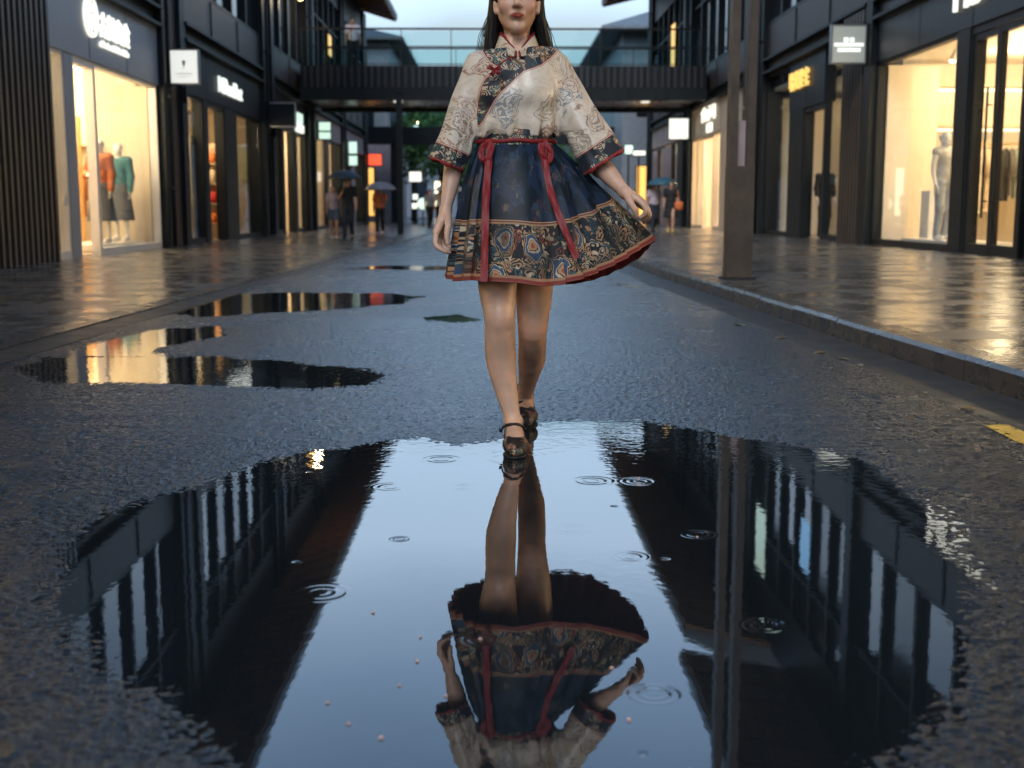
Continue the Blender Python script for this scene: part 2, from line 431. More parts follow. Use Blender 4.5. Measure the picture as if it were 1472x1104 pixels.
# wet leaves washed against the right kerb
for i, (px, py) in enumerate([(1212,517),(1236,526),(1180,508),(1330,566),(1122,487),(1392,588),(1064,468),(1010,446)]):
    p = G(px, py, .012); rnd = random.Random(40+i); L = rnd.uniform(.03, .05); a0_ = rnd.uniform(0, 6.28); ca, sa = math.cos(a0_), math.sin(a0_)
    top_ = []; bot_ = []
    for t in np.linspace(0, 1, 9):
        w_ = L*.42*math.sin(math.pi*t**.8); zc = .014+.006*math.sin(t*3)+rnd.uniform(0, .001)
        for sgn, lst in ((1, top_), (-1, bot_)):
            x, y_ = (t-.5)*L*2, sgn*w_; lst.append((p[0]+x*ca-y_*sa, p[1]+x*sa+y_*ca, zc+.004*abs(sgn*w_)/L))
    out_l = top_+bot_[::-1]; n_ = len(out_l); q = MB()
    q.v = out_l+[(x, y_, z-.0012) for x, y_, z in out_l]
    q.f = [tuple(range(n_)), tuple(range(2*n_-1, n_-1, -1))]+[(k, n_+k, n_+(k+1) % n_, (k+1) % n_) for k in range(n_)]
    if 'wetleaf' not in M: M['wetleaf'] = mat('fallen_leaf', (.20,.15,.07), .3, 0, var=.4, scale=30)
    tag(q.build('fallen_leaf', M['wetleaf']), 'small wet brown leaf lying by the right kerb gutter', 'leaf', 'fallen leaves along the right gutter')
# ------------------------------------------------------------------ the two rows of shops
def fx(s, w): return -6.7+w if s < 0 else 7.3-w           # w = distance out of the shopfront line, towards the street
class SB(MB):
    """boxes in shopfront coordinates"""
    def __init__(s, side): super().__init__(); s.side = side
    def b(s, w0, w1, y0, y1, z0, z1): return s.box(fx(s.side, w0), fx(s.side, w1), y0, y1, z0, z1)
base_z = {-1: .03, 1: HR}

def ribbed_pier(bd, s, y0, y1, zt=4.62):
    z0 = base_z[s]-.04
    p = SB(s).b(-.5, .10, y0, y1, z0, zt).build('pier', M['dark'], bd)
    r = SB(s); y = y0+.06
    while y < y1-.10:
        r.b(.101, .19, y, y+.085, z0, zt-.01); y += .205
    r.build('ribbing', M['rib'], p)
def column(bd, s, y0, y1, zt=10.55):
    z0 = base_z[s]-.04
    p = SB(s).b(-.4, .16, y0, y0+.5, z0, zt).b(-.4, .16, y1-.42, y1, z0, zt).build('column', M['dark'], bd)
    SB(s).b(-.42, .07, y0+.503, y1-.423, z0, zt-.02).build('column_panel', M['brownrib'], p)
WR = random.Random(11)
def wallband(bd, s, y0, y1):
    """steel beam, upper cladding and upper windows between two columns"""
    q = SB(s); q.b(-.30, .03, y0, y1, 4.36, 4.70)
    q.b(-.30, .20, y0, y1, 4.33, 4.385).b(-.30, .20, y0, y1, 4.665, 4.72)
    q.build('beam', M['dark'], bd)
    SB(s).b(-.25, .05, y0, y1, 4.723, 5.60).build('upper_panel', M['brownrib'], bd)
    n = max(1, round((y1-y0)/2.6))
    for i in range(1, n):
        y = y0+(y1-y0)*i/n; SB(s).b(.052, .075, y-.03, y+.03, 4.73, 5.59).build('panel_joint', M['dark'], bd)
    n = max(1, round((y1-y0)/1.6)); dy = (y1-y0)/n
    for i in range(n):
        a, b = y0+i*dy, y0+(i+1)*dy
        f = SB(s).b(-.14, .06, a, a+.06, 5.604, 9.2).b(-.14, .06, b-.06, b, 5.604, 9.2)
        f.b(-.14, .055, a+.061, b-.061, 5.604, 5.68).b(-.14, .055, a+.061, b-.061, 9.12, 9.2).b(-.14, .05, a+.061, b-.061, 7.9, 7.96)
        w = f.build('window', M['dark'], bd)
        SB(s).b(-.08, -.06, a+.062, b-.062, 5.681, 9.119).build('pane', M['curtained' if WR.random() < .5 else 'mirror'], w)
    SB(s).b(-.25, .04, y0, y1, 9.204, 10.75).build('upper_panel', M['dark2'], bd)
def room(bd, s, y0, y1, depth, h, wall, dim=False):
    z = base_z[s]+.02; d0 = -.16
    SB(s).b(d0, -depth, y0, y1, z-.05, z).build('shop_floor', M['tilefloor'], bd)
    SB(s).b(d0, -depth, y0, y1, h, h+.1).build('shop_ceiling', wall, bd)
    SB(s).b(-depth, -depth-.1, y0, y1, z, h).build('back_wall', wall, bd)
    SB(s).b(d0, -depth, y0, y0+.1, z+.001, h-.001).build('side_wall', wall, bd)
    SB(s).b(d0, -depth, y1-.1, y1, z+.001, h-.001).build('side_wall', wall, bd)
def shopfront(bd, s, y0, y1, segs, zf, zt, fascia, frame, fy=None):
    """segs: (kind, y0, y1, top)  kind in glass / post / door"""
    z0 = base_z[s]
    a, b = fy or (y0, y1)
    fo = SB(s).b(-.2, .06, a, b, zf, zt).build('fascia', fascia, bd)
    k = max(1, round((b-a)/2.1))
    for i in range(1, k):
        y = a+(b-a)*i/k; SB(s).b(.061, .064, y-.012, y+.012, zf+.01, zt-.01).build('joint', M['dark'], fo)
    for sg in segs:
        kind, p, q = sg[:3]; top = sg[3] if len(sg) > 3 else zf-.003
        if kind == 'post':
            SB(s).b(-.22, .05, p, q, z0-.03, top).build('post', sg[4] if len(sg) > 4 else frame, bd)
        elif kind == 'glass':
            f = SB(s).b(-.12, .03, p, p+.05, z0-.02, top).b(-.12, .03, q-.05, q, z0-.02, top)
            f.b(-.12, .026, p+.051, q-.051, z0-.02, z0+.12).b(-.12, .026, p+.051, q-.051, top-.06, top)
            w = f.build('shop_window', frame, bd)
            g = SB(s); L = q-p; n = max(1, round(L/2.0))
            for i in range(n):
                g.b(-.07, -.055, p+.052+(L-.104)*i/n+.006, p+.052+(L-.104)*(i+1)/n-.006, z0+.121, top-.061)
            g.build('pane', M['glass'], w)
        elif kind in ('door', 'opendoor'):
            f = SB(s).b(-.12, .03, p, p+.07, z0-.02, top).b(-.12, .03, q-.07, q, z0-.02, top).b(-.12, .026, p+.071, q-.071, top-.12, top)
            f.build('door_frame', frame, bd)
            if kind == 'door':
                mid = (p+q)/2
                for (c, d, hy) in ((p+.08, mid-.01, mid-.16), (mid+.01, q-.08, mid+.16)):
                    lf = SB(s).b(-.09, .01, c, c+.07, z0, top-.13).b(-.09, .01, d-.07, d, z0, top-.13)
                    lf.b(-.09, .007, c+.071, d-.071, z0, z0+.16).b(-.09, .007, c+.071, d-.071, top-.22, top-.13)
                    dr = lf.build('door', frame, bd)
                    SB(s).b(-.045, -.03, c+.072, d-.072, z0+.161, top-.221).build('pane', M['glass'], dr)
                    hb = MB(); X = fx(s, .075)
                    hb.tube([(X, hy, z0+.55), (X, hy, z0+2.45)], .02)
                    for zz in (z0+.8, z0+2.2): hb.tube([(fx(s, .0), hy, zz), (X, hy, zz)], .014, 6)
                    hb.build('handle', M['dark'], dr)
def roof(bd, s, y0, y1, ex, ez):
    """overhanging timber-lined eave and tiled slope; ex = x of the eave edge"""
    wx = fx(s, -.3); sg = 1 if s < 0 else -1
    rx = fx(s, -6.5)
    SBp = MB().prism([(ex, ez), (wx, ez+.62), (wx, ez+.70), (ex, ez+.08)], y0, y1)
    SBp.build('soffit', M['soffit'], bd)
    MB().prism([(ex+sg*.05, ez+.083), (wx, ez+.705), (rx, ez+4.2), (rx, ez+4.4), (ex+sg*.05, ez+.36)], y0-.05, y1+.05).build('roof', M['roof'], bd)
    y = y0+.4
    while y < y1-.2:
        MB().prism([(ex-sg*.03, ez-.06), (wx, ez+.55), (wx, ez+.615), (ex-sg*.03, ez+.005)], y, y+.10).build('rafter', M['soffit'], bd); y += 1.15
def mass(bd, s, y0, y1, depth=10.):
    """the body of the building behind and above the shops"""
    SB(s).b(-.42, -depth, y0, y1, 3.75, 10.7).build('wall', M['dark2'], bd)
    SB(s).b(-5.6, -depth, y0, y1, -.02, 3.745).build('wall', M['dark2'], bd)

LX = -12.; 
left = empty('shop_building', (fx(-1, 0), 16., 0), 'long dark shop building with brown cladding and deep timber eaves, left of the wet street', 'building')
right = empty('shop_building', (fx(1, 0), 16., 0), 'long dark shop building behind the raised kerb on the right side of the wet street', 'building')

def party(bd, s, ys):
    for y in ys: SB(s).b(-.42, -5.55, y-.06, y+.06, .0, 3.74).build('party_wall', M['dark2'], bd)
# ---- left row
mass(left, -1, -12, 63.6)
cols = [(-11.4, -10), (-2.4, -1), (6.2, 7.6), (24.6, 26.45), (35.25, 37.), (43.5, 45.3), (53.2, 54.6), (62.3, 63.6)]
for a, b in cols: column(left, -1, a, b)
ribbed_pier(left, -1, 14.9, 18.45)
SB(-1).b(-.4, .17, 16.35, 16.62, 4.622, 10.55).build('column', M['dark'], left)
prev = -10.
for a, b in [(-2.4,-1),(6.2,7.6),(16.35,16.62),(24.6,26.45),(35.25,37.),(43.5,45.3),(53.2,54.6),(62.3,63.6)]:
    wallband(left, -1, prev+.003, a-.003); prev = b
roof(left, -1, -12, 63.6, -5.0, 10.22)
# near shops beside the camera (outside the frame, they light the scene)
for (a, b) in ((-10, -2.4), (-1, 6.2), (7.6, 14.9)):
    shopfront(left, -1, a, b, [('glass', a+.01, a+(b-a)*.36), ('door', a+(b-a)*.36+.01, a+(b-a)*.64), ('glass', a+(b-a)*.64+.01, b-.01)], 3.25, 4.32, M['navy'], M['dark'])
    room(left, -1, a+.05, b-.05, 4.4, 3.6, M['wallwarm'])
# shop with the grey fascia
room(left, -1, 17.2, 25.3, 4.6, 3.62, M['wallcream'])
shopfront(left, -1, 18.46, 24.59, [('glass', 18.47, 19.28), ('post', 19.285, 19.68, 3.2, M['greyfascia']), ('opendoor', 19.69, 20.75), ('glass', 20.76, 24.5)], 3.22, 4.325, M['greyfascia'], M['white'])
# narrow dark shop with a lit doorway
room(left, -1, 26.0, 35.8, 4.2, 3.5, M['wallwarm'])
shopfront(left, -1, 26.46, 35.24, [('glass', 26.47, 28.3), ('post', 28.31, 28.75), ('opendoor', 28.76, 30.5), ('post', 30.51, 31.9), ('glass', 31.91, 35.23)], 3.28, 4.325, M['dark2'], M['dark'])
room(left, -1, 36.6, 44., 4.2, 3.6, M['wallcream'])
shopfront(left, -1, 37.01, 43.49, [('glass', 37.02, 38.6), ('post', 38.61, 39.), ('opendoor', 39.01, 41.), ('post', 41.01, 41.5), ('glass', 41.51, 43.4)], 3.4, 4.325, M['dark2'], M['dark'])
room(left, -1, 45., 53.7, 4.2, 3.8, M['wallwarm'])
shopfront(left, -1, 45.31, 53.19, [('glass', 45.32, 49.), ('post', 49.01, 49.5, 3.5, M['pinkwall']), ('opendoor', 49.51, 51.2), ('glass', 51.21, 53.1)], 3.55, 4.325, M['pinkwall'], M['dark'])
room(left, -1, 54.4, 62.8, 4.2, 3.6, M['wallcream'])
shopfront(left, -1, 54.61, 62.29, [('glass', 54.62, 57.), ('post', 57.01, 58.5, 3.4, M['pinkwall']), ('glass', 58.51, 62.2)], 3.5, 4.325, M['pinkwall'], M['dark'])
party(left, -1, (-2.0, 6.6, 16.9, 25.65, 36.2, 44.5, 54.05))
# lit upstairs windows near the footbridge
for (y, h0, h1) in ((44.05, 5.75, 9.0), (50.2, 6.9, 7.7)):
    SB(-1).b(.062, .075, y-.45, y+.45, h0, h1).build('lit_panel', M['orangeglow'], left)

# ---- right row
mass(right, 1, -12, 58.)
for a, b in [(-10.9,-9.6),(-1.6,-.2),(7.0,8.4),(14.9,16.5),(33.,35.6),(45.3,47.2),(56.7,58.)]: column(right, 1, a, b)
ribbed_pier(right, 1, 23.95, 25.5)
SB(1).b(-.45, .17, 23.52, 23.945, HR-.03, 10.5).build('column', M['dark'], right)
prev = -9.6
for a, b in [(-1.6,-.2),(7.,8.4),(14.9,16.5),(23.52,23.945),(33.,35.6),(45.3,47.2),(56.7,58.)]:
    wallband(right, 1, prev+.003, a-.003); prev = b
roof(right, 1, -12, 29., 4.65, 10.1)
roof(right, 1, 30.6, 58., 5.0, 10.05)
for (a, b) in ((-9.6, -1.6), (-.2, 7.0), (8.4, 14.9)):
    shopfront(right, 1, a, b, [('glass', a+.01, a+(b-a)*.36), ('door', a+(b-a)*.36+.01, a+(b-a)*.64), ('glass', a+(b-a)*.64+.01, b-.01)], 3.3, 4.32, M['navy'], M['dark'])
    room(right, 1, a+.05, b-.05, 4.4, 3.6, M['wallwarm'])
room(right, 1, 14.95, 25.45, 4.6, 3.74, M['wallcream'])
shopfront(right, 1, 16.51, 23.51, [('post', 16.52, 16.9), ('door', 16.91, 18.93), ('post', 18.94, 19.45), ('glass', 19.46, 23.5)], 3.55, 4.8, M['navy'], M['dark'])
room(right, 1, 25.55, 33.4, 4.2, 3.9, M['wallcream'])
shopfront(right, 1, 25.51, 32.99, [('glass', 25.52, 27.15, 4.3), ('opendoor', 27.16, 28.95), ('post', 28.96, 30.35), ('glass', 30.36, 32.98, 4.3)], 3.15, 4.325, M['navy'], M['dark'], fy=(27.15, 30.36))
room(right, 1, 35.1, 45.8, 4.2, 3.6, M['wallcream'])
shopfront(right, 1, 35.61, 45.29, [('post', 35.62, 36.4), ('glass', 36.41, 38.6), ('post', 38.61, 39.6), ('glass', 39.61, 40.9), ('opendoor', 40.91, 42.9), ('glass', 42.91, 45.2)], 3.3, 4.325, M['cream'], M['cream'])
room(right, 1, 46.6, 57.3, 4.2, 3.6, M['wallwarm'])
shopfront(right, 1, 47.21, 56.69, [('post', 47.22, 49.), ('glass', 49.01, 50.6), ('post', 50.61, 53.5, 3.4, M['pinkwall']), ('opendoor', 53.51, 55.), ('post', 55.01, 56.6, 3.4, M['pinkwall'])], 3.5, 4.325, M['pinkwall'], M['dark'])
party(right, 1, (-1., 7.7, 14.85, 25.5, 34.3, 46.2))
SB(1).b(.062, .075, 50.0, 51.0, 6.0, 8.2).build('lit_panel', M['orangeglow'], right)
SB(1).b(.062, .075, 31.5, 32.6, 7.3, 9.0).build('lit_panel', M['signgreen'], right)  # panel out of direct view, added to supply a glint in the puddle
SB(1).b(.062, .075, 27.0, 27.8, 6.4, 7.6).build('lit_panel', M['bluelit'], right)  # likewise an added glowing panel, for a bluish glint on the water
SB(-1).b(-.17, -.62, 24.54, 24.597, .06, 3.2).build('reveal', M['wallcream'], left)
SB(1).b(-.17, -.62, 23.46, 23.517, HR+.03, 3.5).build('reveal', M['wallcream'], right)
SB(1).b(-.17, -.62, 45.24, 45.297, HR+.03, 3.3).build('reveal', M['wallcream'], right)
SB(-1).b(-.17, -.62, 43.44, 43.497, .06, 3.3).build('reveal', M['wallcream'], left)

# ------------------------------------------------------------------ lamps inside the shops
def lamp(s, y, d, z, pw, col=(1.,.74,.44), r=.22):
    l = bpy.data.lights.new('shop_lamp', 'POINT'); l.energy = pw; l.color = col; l.shadow_soft_size = r if y < 15 else .4
    o = bpy.data.objects.new('shop_lamp', l); o.location = (fx(s, -d), y, z); COL.objects.link(o); return o
PW = .72
for s, y, d, z, p in [
    (-1,-6,1.6,3.2,140),(-1,1,1.5,3.0,130),(-1,4.5,1.5,3.0,190),(-1,11,1.6,3.1,200),
    (1,-6,1.6,3.2,160),(1,2.,1.4,3.0,520),(1,5.5,1.4,3.0,480),(1,10.3,1.9,3.1,110),(1,13,2.6,3.1,50),
    (-1,19.4,1.5,3.2,120),(-1,22.,1.2,3.2,190),(-1,24.,2.8,3.2,120),
    (-1,27.,.9,3.0,55),(-1,30.1,1.2,3.0,75),(-1,33.5,1.8,3.0,12),(-1,39.9,1.5,3.1,130),(-1,42.6,1.5,3.1,60),(-1,47.5,1.5,3.2,190),(-1,51,1.5,3.2,110),(-1,57,1.5,3.,110),
    (1,17.6,2.4,3.3,110),(1,20.9,2.6,3.3,150),(1,23.,2.6,3.3,130),
    (1,28.,1.8,3.3,90),(1,31.7,1.8,3.2,10),(1,40.5,1.4,3.1,210),(1,42.5,1.4,3.1,170),(1,37.5,2,3.,25),(1,49.8,1.5,3.,70),(1,54.2,1.5,3.,60)]:
    lamp(s, y, d, z, p*PW*(.55 if y < 15 else 1.))

# rain pipes, cameras and small wall fittings
for bd, s, ys in ((left, -1, (24.75, 35.4, 43.65, 53.4)), (right, 1, (16.3, 32.85+.35, 45.5, 56.9))):
    for y in ys:
        q = MB(); X = fx(s, .225); q.tube([(X, y, base_z[s]+.02), (X, y, 10.4)], .045, 10); q.build('rain_pipe', M['dark2'], bd, True)
        for z in (1.2, 3.0, 5.2, 7.4, 9.6): SB(s).b(.161, .285, y-.07, y+.07, z, z+.035).build('pipe_clip', M['dark'], bd)
for bd, s, y, z in ((left, -1, 26.1, 3.0), (left, -1, 36.6, 2.9), (right, 1, 33.9, 3.1), (right, 1, 16.2, 3.2)):
    SB(s).b(.161, .24, y-.05, y+.05, z, z+.34).build('junction_box', M['dark2'], bd)
    q = MB(); X = fx(s, .24); q.tube([(X, y, z+.5), (fx(s, .36), y-.04, z+.47), (fx(s, .46), y-.12, z+.44)], [.02,.045,.05], 10); q.build('security_camera', M['white'], bd)
# ------------------------------------------------------------------ lettering
def text_mesh(body, size, depth=.015, sx=1.):
    cu = bpy.data.curves.new('lettering', 'FONT'); cu.body = body; cu.size = size; cu.extrude = depth
    cu.align_x = 'LEFT'; cu.resolution_u = 3
    o = bpy.data.objects.new('lettering_tmp', cu); COL.objects.link(o)
    dg = bpy.context.evaluated_depsgraph_get(); dg.update()
    me = bpy.data.meshes.new_from_object(o.evaluated_get(dg))
    v = np.array([x.co[:] for x in me.vertices]) if len(me.vertices) else np.zeros((0, 3))
    f = [tuple(p.vertices) for p in me.polygons]
    bpy.data.objects.remove(o); bpy.data.meshes.remove(me); bpy.data.curves.remove(cu)
    if len(v):
        v[:,0] *= sx; mn, mx = v.min(0), v.max(0); v[:, :2] -= mn[:2]
    return v, f
def on_wall(s, v, y0, z0, w):
    """letters (x right, y up, z out) onto a shopfront; y0 = where the text starts"""
    o = np.empty_like(v)
    o[:,0] = fx(s, w)+(v[:,2] if s < 0 else -v[:,2]); o[:,1] = y0+(v[:,0] if s < 0 else -v[:,0]); o[:,2] = z0+v[:,1]
    return o
def sign_on_wall(s, body, y0, z0, z1, y1, m, label, w=.062, extra=None, cat='shop sign', name='shop_sign'):
    root = empty(name, (fx(s, w), (y0+y1)/2, z0), label, cat)
    v, f = text_mesh(body, 1.)
    if len(v):
        ext = v[:, :2].max(0); v[:,0] *= abs(y1-y0)/ext[0]; v[:,1] *= (z1-z0)/ext[1]
        v[:,2] = (v[:,2]-v[:,2].min())/(np.ptp(v[:,2])+1e-9)*.05+.02
        mesh_obj('lettering', on_wall(s, v, y0, z0, w), f, m, root)
    # standoff rail behind the letters
    SB(s).b(w+.001, w+.019, min(y0,y1), max(y0,y1), z0+(z1-z0)*.45, z0+(z1-z0)*.5).build('mounting_rail', M['dark'], root)
    if extra: extra(root)
    return root
def small_line(s, y0, y1, z0, h, m, parent, w, name='small_lettering', n=16):
    """a line of lettering too small to read: a row of tiny strokes"""
    q = SB(s); L = (y1-y0)/n
    rnd = random.Random(3)
    for i in range(n):
        a = y0+L*i+L*.08; b = a+L*.62
        q.b(w, w+.03, a, a+L*.24, z0, z0+h*rnd.choice((.7, 1.)))
        q.b(w, w+.028, a+L*.25, b, z0+h*rnd.choice((0., .3)), z0+h*rnd.choice((.45, .7)))
    q.build(name, m, parent)
def emblem(root):
    # round emblem, two small holes, an inner leaf-like cut
    y, z, r = 20.55, 3.92, .33
    q = MB(); n = 40; X0, X1 = fx(-1, .07), fx(-1, .12)
    outer = [(y+r*math.cos(2*math.pi*k/n), z+r*math.sin(2*math.pi*k/n)) for k in range(n)]
    b = len(q.v); q.v += [(X0, a, c) for a, c in outer]+[(X1, a, c) for a, c in outer]
    q.f += [tuple(b+i for i in range(n)), tuple(b+n+i for i in reversed(range(n)))]+[(b+i, b+(i+1) % n, b+n+(i+1) % n, b+n+i) for i in range(n)]
    q.build('emblem', M['signcream'], root)
    h = MB()
    for zz in (z+.22, z-.23): h.box(X1+.001, X1+.004, y-.025, y+.025, zz-.025, zz+.025)
    h.box(X1+.001, X1+.003, y-.15, y+.15, z+.05, z+.065); h.box(X1+.001, X1+.003, y-.12, y+.12, z-.07, z-.058)
    h.build('emblem_mark', M['mark'], root)
    small_line(-1, 20.95, 22.6, 3.50, .11, M['signcream'], root, .08)
sign_on_wall(-1, '古松良食', 20.95, 3.66, 4.08, 22.6, M['signcream'], 'glowing white sign with round emblem and four characters on the grey fascia', extra=emblem)
sign_on_wall(-1, 'HBanBat', 29.75, 3.58, 3.95, 32.4, M['signwhite'], 'glowing white lettering on the dark fascia, beside the square white hanging sign')
sign_on_wall(1, '墙美佳宅', 30.2, 3.62, 4.06, 28.4, M['signyellow'], 'glowing yellow four character sign on dark navy fascia above a doorway')
sign_on_wall(1, 'HDICO', 19.5, 3.84, 4.72, 16.6, M['signcream'], 'large glowing white lettering above the glass double doors, cut by the top of the photo')
def r3extra(root):
    SB(1).b(.07, .12, 41.0, 41.9, 3.36, 3.66).build('lower_plate', M['signwhite'], root)
sign_on_wall(1, '食间', 43.1, 3.75, 4.25, 40.4, M['signcream'], 'glowing sign on the cream fascia under the right end of the footbridge', extra=r3extra)

# ------------------------------------------------------------------ projecting signs
def bracket_sign(s, y, z0, z1, w0, w1, m, label, deco=None, frame=None, t=.12):
    root = empty('projecting_sign', (fx(s, w0), y, z0), label, 'sign', None)
    a, b = sorted((fx(s, w0), fx(s, w1)))
    p = MB().box(a, b, y, y+t, z0, z1).build('sign_panel', m, root)
    fr = MB(); e = .03
    fr.box(a-e, a-.002, y-.01, y+t+.01, z0-e, z1+e).box(b+.002, b+e, y-.01, y+t+.01, z0-e, z1+e)
    fr.box(a-.001, b+.001, y-.01, y+t+.01, z1+.002, z1+e).box(a-.001, b+.001, y-.01, y+t+.01, z0-e, z0-.002)
    fr.build('sign_frame', frame or M['steel'], root)
    br = MB(); zc = (z0+z1)/2
    wx = fx(s, .17)
    for zz in (zc+(z1-z0)*.3, zc-(z1-z0)*.3): br.tube([(wx, y+t/2, zz), (fx(s, w0), y+t/2, zz)], .02, 6)
    br.box(fx(s, .161), fx(s, .20), y-.05, y+t+.05, z0-.05, z1+.05)
    br.build('bracket', M['dark'], root)
    if deco: deco(p, a, b, y, z0, z1)
    return root
def strokes(parent, name, rects, m, y):
    q = MB()
    for (x0, x1, z0, z1) in rects: q.box(x0, x1, y-.006, y-.001, z0, z1)
    q.build(name, m, parent)
def decoL(p, a, b, y, z0, z1):
    w = b-a; h = z1-z0; cx = (a+b)/2; cz = z0+h*.6
    q = MB(); 
    for (dx, dz, r) in ((0, .04, .07), (0, -.03, .055), (-.01, -.11, .028), (-.03, -.17, .018)):
        q.lathe((cx+dx*w*1.2, y-.004, cz+dz*h*1.2), [(r*w*.8, -r*h*.6), (r*w*.9, 0), (r*w*.8, r*h*.6)], 10)
    q.build('sign_mark', M['mark'], p)
    strokes(p, 'small_lettering', [(a+w*(.22+.042*i), a+w*(.22+.042*i+.028), z0+h*.27, z0+h*.30) for i in range(14)], M['mark'], y)
    strokes(p, 'small_lettering', [(a+w*(.3+.05*i), a+w*(.3+.05*i+.03), z0+h*.17, z0+h*.19) for i in range(8)], M['mark'], y)
bracket_sign(-1, 25.0, 3.31, 3.94, .20, .74, M['signbox'], 'square white illuminated hanging sign with a small mark, left side beside the dark shop', decoL)
def decoR(p, a, b, y, z0, z1):
    w = b-a; h = z1-z0; rects = []
    rects += [(a+w*.34, a+w*.48, z0+h*.56, z0+h*.68), (a+w*.53, a+w*.66, z0+h*.56, z0+h*.68)]
    rects += [(a+w*(.05+.061*i), a+w*(.05+.061*i+.05), z0+h*.44, z0+h*.53) for i in range(15)]
    rects += [(a+w*(.16+.06*i), a+w*(.16+.06*i+.048), z0+h*.29, z0+h*.39) for i in range(12)]
    strokes(p, 'small_lettering', rects, M['signwhite'], y)
bracket_sign(1, 23.75, 3.59, 4.26, .22, .84, M['signdim'], 'square grey projecting sign with white lettering, right side beside the ribbed pier', decoR)
bracket_sign(-1, 35.4, 3.15, 3.78, .20, .98, M['dark2'], 'unlit black projecting sign board beside the left end of the footbridge')
r_ = empty('shop_sign', (fx(-1, .07), 41.75, 3.35), 'small bright greenish wall sign just behind the black sign board on the left', 'shop sign')
SB(-1).b(.066, .16, 41.1, 42.4, 3.36, 3.62).build('lower_panel', M['signwhite'], r_)
SB(-1).b(.066, .16, 41.1, 42.2, 3.66, 3.98).build('upper_panel', M['signgreen'], r_)
def twolit(p, a, b, y, z0, z1):
    strokes(p, 'divider', [(a, b, z0+(z1-z0)*.40, z0+(z1-z0)*.5)], M['dark'], y)
bracket_sign(-1, 45.4, 3.35, 3.95, .24, .66, M['signgreen'], 'bright green-white two-panel sign in a dark case, left side under the footbridge', twolit, M['dark'])
bracket_sign(-1, 54.7, 2.72, 3.75, .22, .58, M['signgreen'], 'tall green-white two-panel sign at the far left corner', twolit, M['dark'])
bracket_sign(-1, 63.3, 3.03, 3.58, .20, .86, M['signred'], 'glowing red sign box far down the left side', None, M['dark'])
bracket_sign(1, 44.8, 3.33, 4.05, .27, .97, M['signwhite'], 'square blank white light box on the right under the footbridge', None, M['dark'])

# ------------------------------------------------------------------ twin post at the kerb
px0 = 2.40
post = empty('lamp_post', (px0, 12.0, HR), 'bronze twin upright post standing on the right kerb', 'post')
pb = MB().box(px0-.125, px0+.125, 11.90, 12.12, HR-.02, 1.22).build('post_base', M['bronze'], post)
for x0 in (px0-.124, px0+.044):
    MB().box(x0, x0+.08, 11.92, 12.10, 1.222, 6.4).build('upright', M['bronze'], post)
MB().box(px0-.043, px0+.043, 12.0, 12.03, 1.223, 1.66).build('poster_panel', M['pinkwall'], post)
MB().box(px0-.12, px0+.12, 11.89, 12.13, 6.402, 6.6).build('lamp_head', M['dark'], post)
MB().box(px0-.16, px0+.16, 11.86, 12.16, HR+.002, HR+.02).build('base_plate', M['dark'], post)

# ------------------------------------------------------------------ footbridge
BY0, BY1 = 41.5, 46.6; xl_, xr_ = fx(-1, .21), fx(1, .21)
br = empty('footbridge', (0, BY0, 4.4), 'dark footbridge with ribbed panels and glass railing crossing above the street', 'bridge')
MB().box(xl_, xr_, BY0+.15, BY1-.15, 4.75, 5.5).build('deck', M['dark2'], br)
MB().box(xl_, xr_, BY0-.12, BY0+.1, 4.40, 4.80).box(xl_, xr_, BY1-.1, BY1+.12, 4.40, 4.80).build('beam', M['dark'], br)
fp = MB().box(xl_, xr_, BY0-.0, BY0+.14, 4.803, 5.53).build('ribbed_panel', M['dark2'], br)
rb = MB(); x = xl_+.1
while x < xr_-.15: rb.box(x, x+.10, BY0-.09, BY0-.001, 4.82, 5.51); x += .225
rb.build('ribbing', M['brownrib_x'], fp)
MB().box(xl_, xr_, BY0+.11, BY1-.11, 4.55, 4.62).build('underside', mat('bridge_soffit', (.16,.13,.11), .28, .2, var=.2), br)
for yy in (BY0+.06, BY1-.06):
    rl = MB().box(xl_, xr_, yy-.035, yy+.035, 6.70, 6.76).build('handrail', M['dark'], br)
    MB().box(xl_, xr_, yy-.02, yy+.02, 6.14, 6.175).build('rail_bar', M['dark'], br)
    x = xl_+.05
    k = 0
    while x < xr_-1.4:
        MB().box(x+.02, x+1.62, yy-.008, yy+.008, 5.58, 6.66).build('glass_panel', M['railglass'], br)
        x += 1.66
    x = xl_+.05
    while x < xr_:
        MB().box(x-.015, x+.015, yy-.012, yy+.012, 5.535, 6.69).build('railing_post', M['dark'], br); x += 1.66
# glowing discs added to the underside, standing in for sign light reflected there
for x in (-3.4, -1.2, 5.3):
    o = MB().lathe((x, 43.6, 4.515), [(.16, 0), (.16, .034)], 18).build('soffit_glow', M['signcream'], br)

# ------------------------------------------------------------------ ceiling spots, shop furniture
def spot(s, y, d, z, ang=20, label='', i=0):
    X = fx(s, -d); root = empty('ceiling_spotlight', (X, y, z), label, 'spotlight', 'white can spotlights under shop ceilings')
    q = MB().tube([(X, y, z+.30), (X, y, z+.17)], .012, 6); q.build('stem', M['white'], root)
    dx = math.sin(R(ang))*.2*(1 if s < 0 else -1)
    MB().tube([(X, y, z+.19), (X+dx, y-.03, z)], [.055, .06], 12).build('can', M['white'], root)
    MB().tube([(X+dx, y-.03, z-.001), (X+dx*1.03, y-.031, z-.008)], .05, 12).build('lens', M['lampwarm'], root)
for (y, d, lb) in ((20.9, .7, 'white ceiling spotlight in the right shop window, nearest the mannequin'), (22.0, .9, 'white ceiling spotlight deeper in the right shop window'),
                   (18.6, .9, 'white ceiling spotlight behind the glass double doors'), (17.2, 1.3, 'white ceiling spotlight at the right edge above the clothes rail')):
    spot(1, y, d, 3.40, 25, lb)
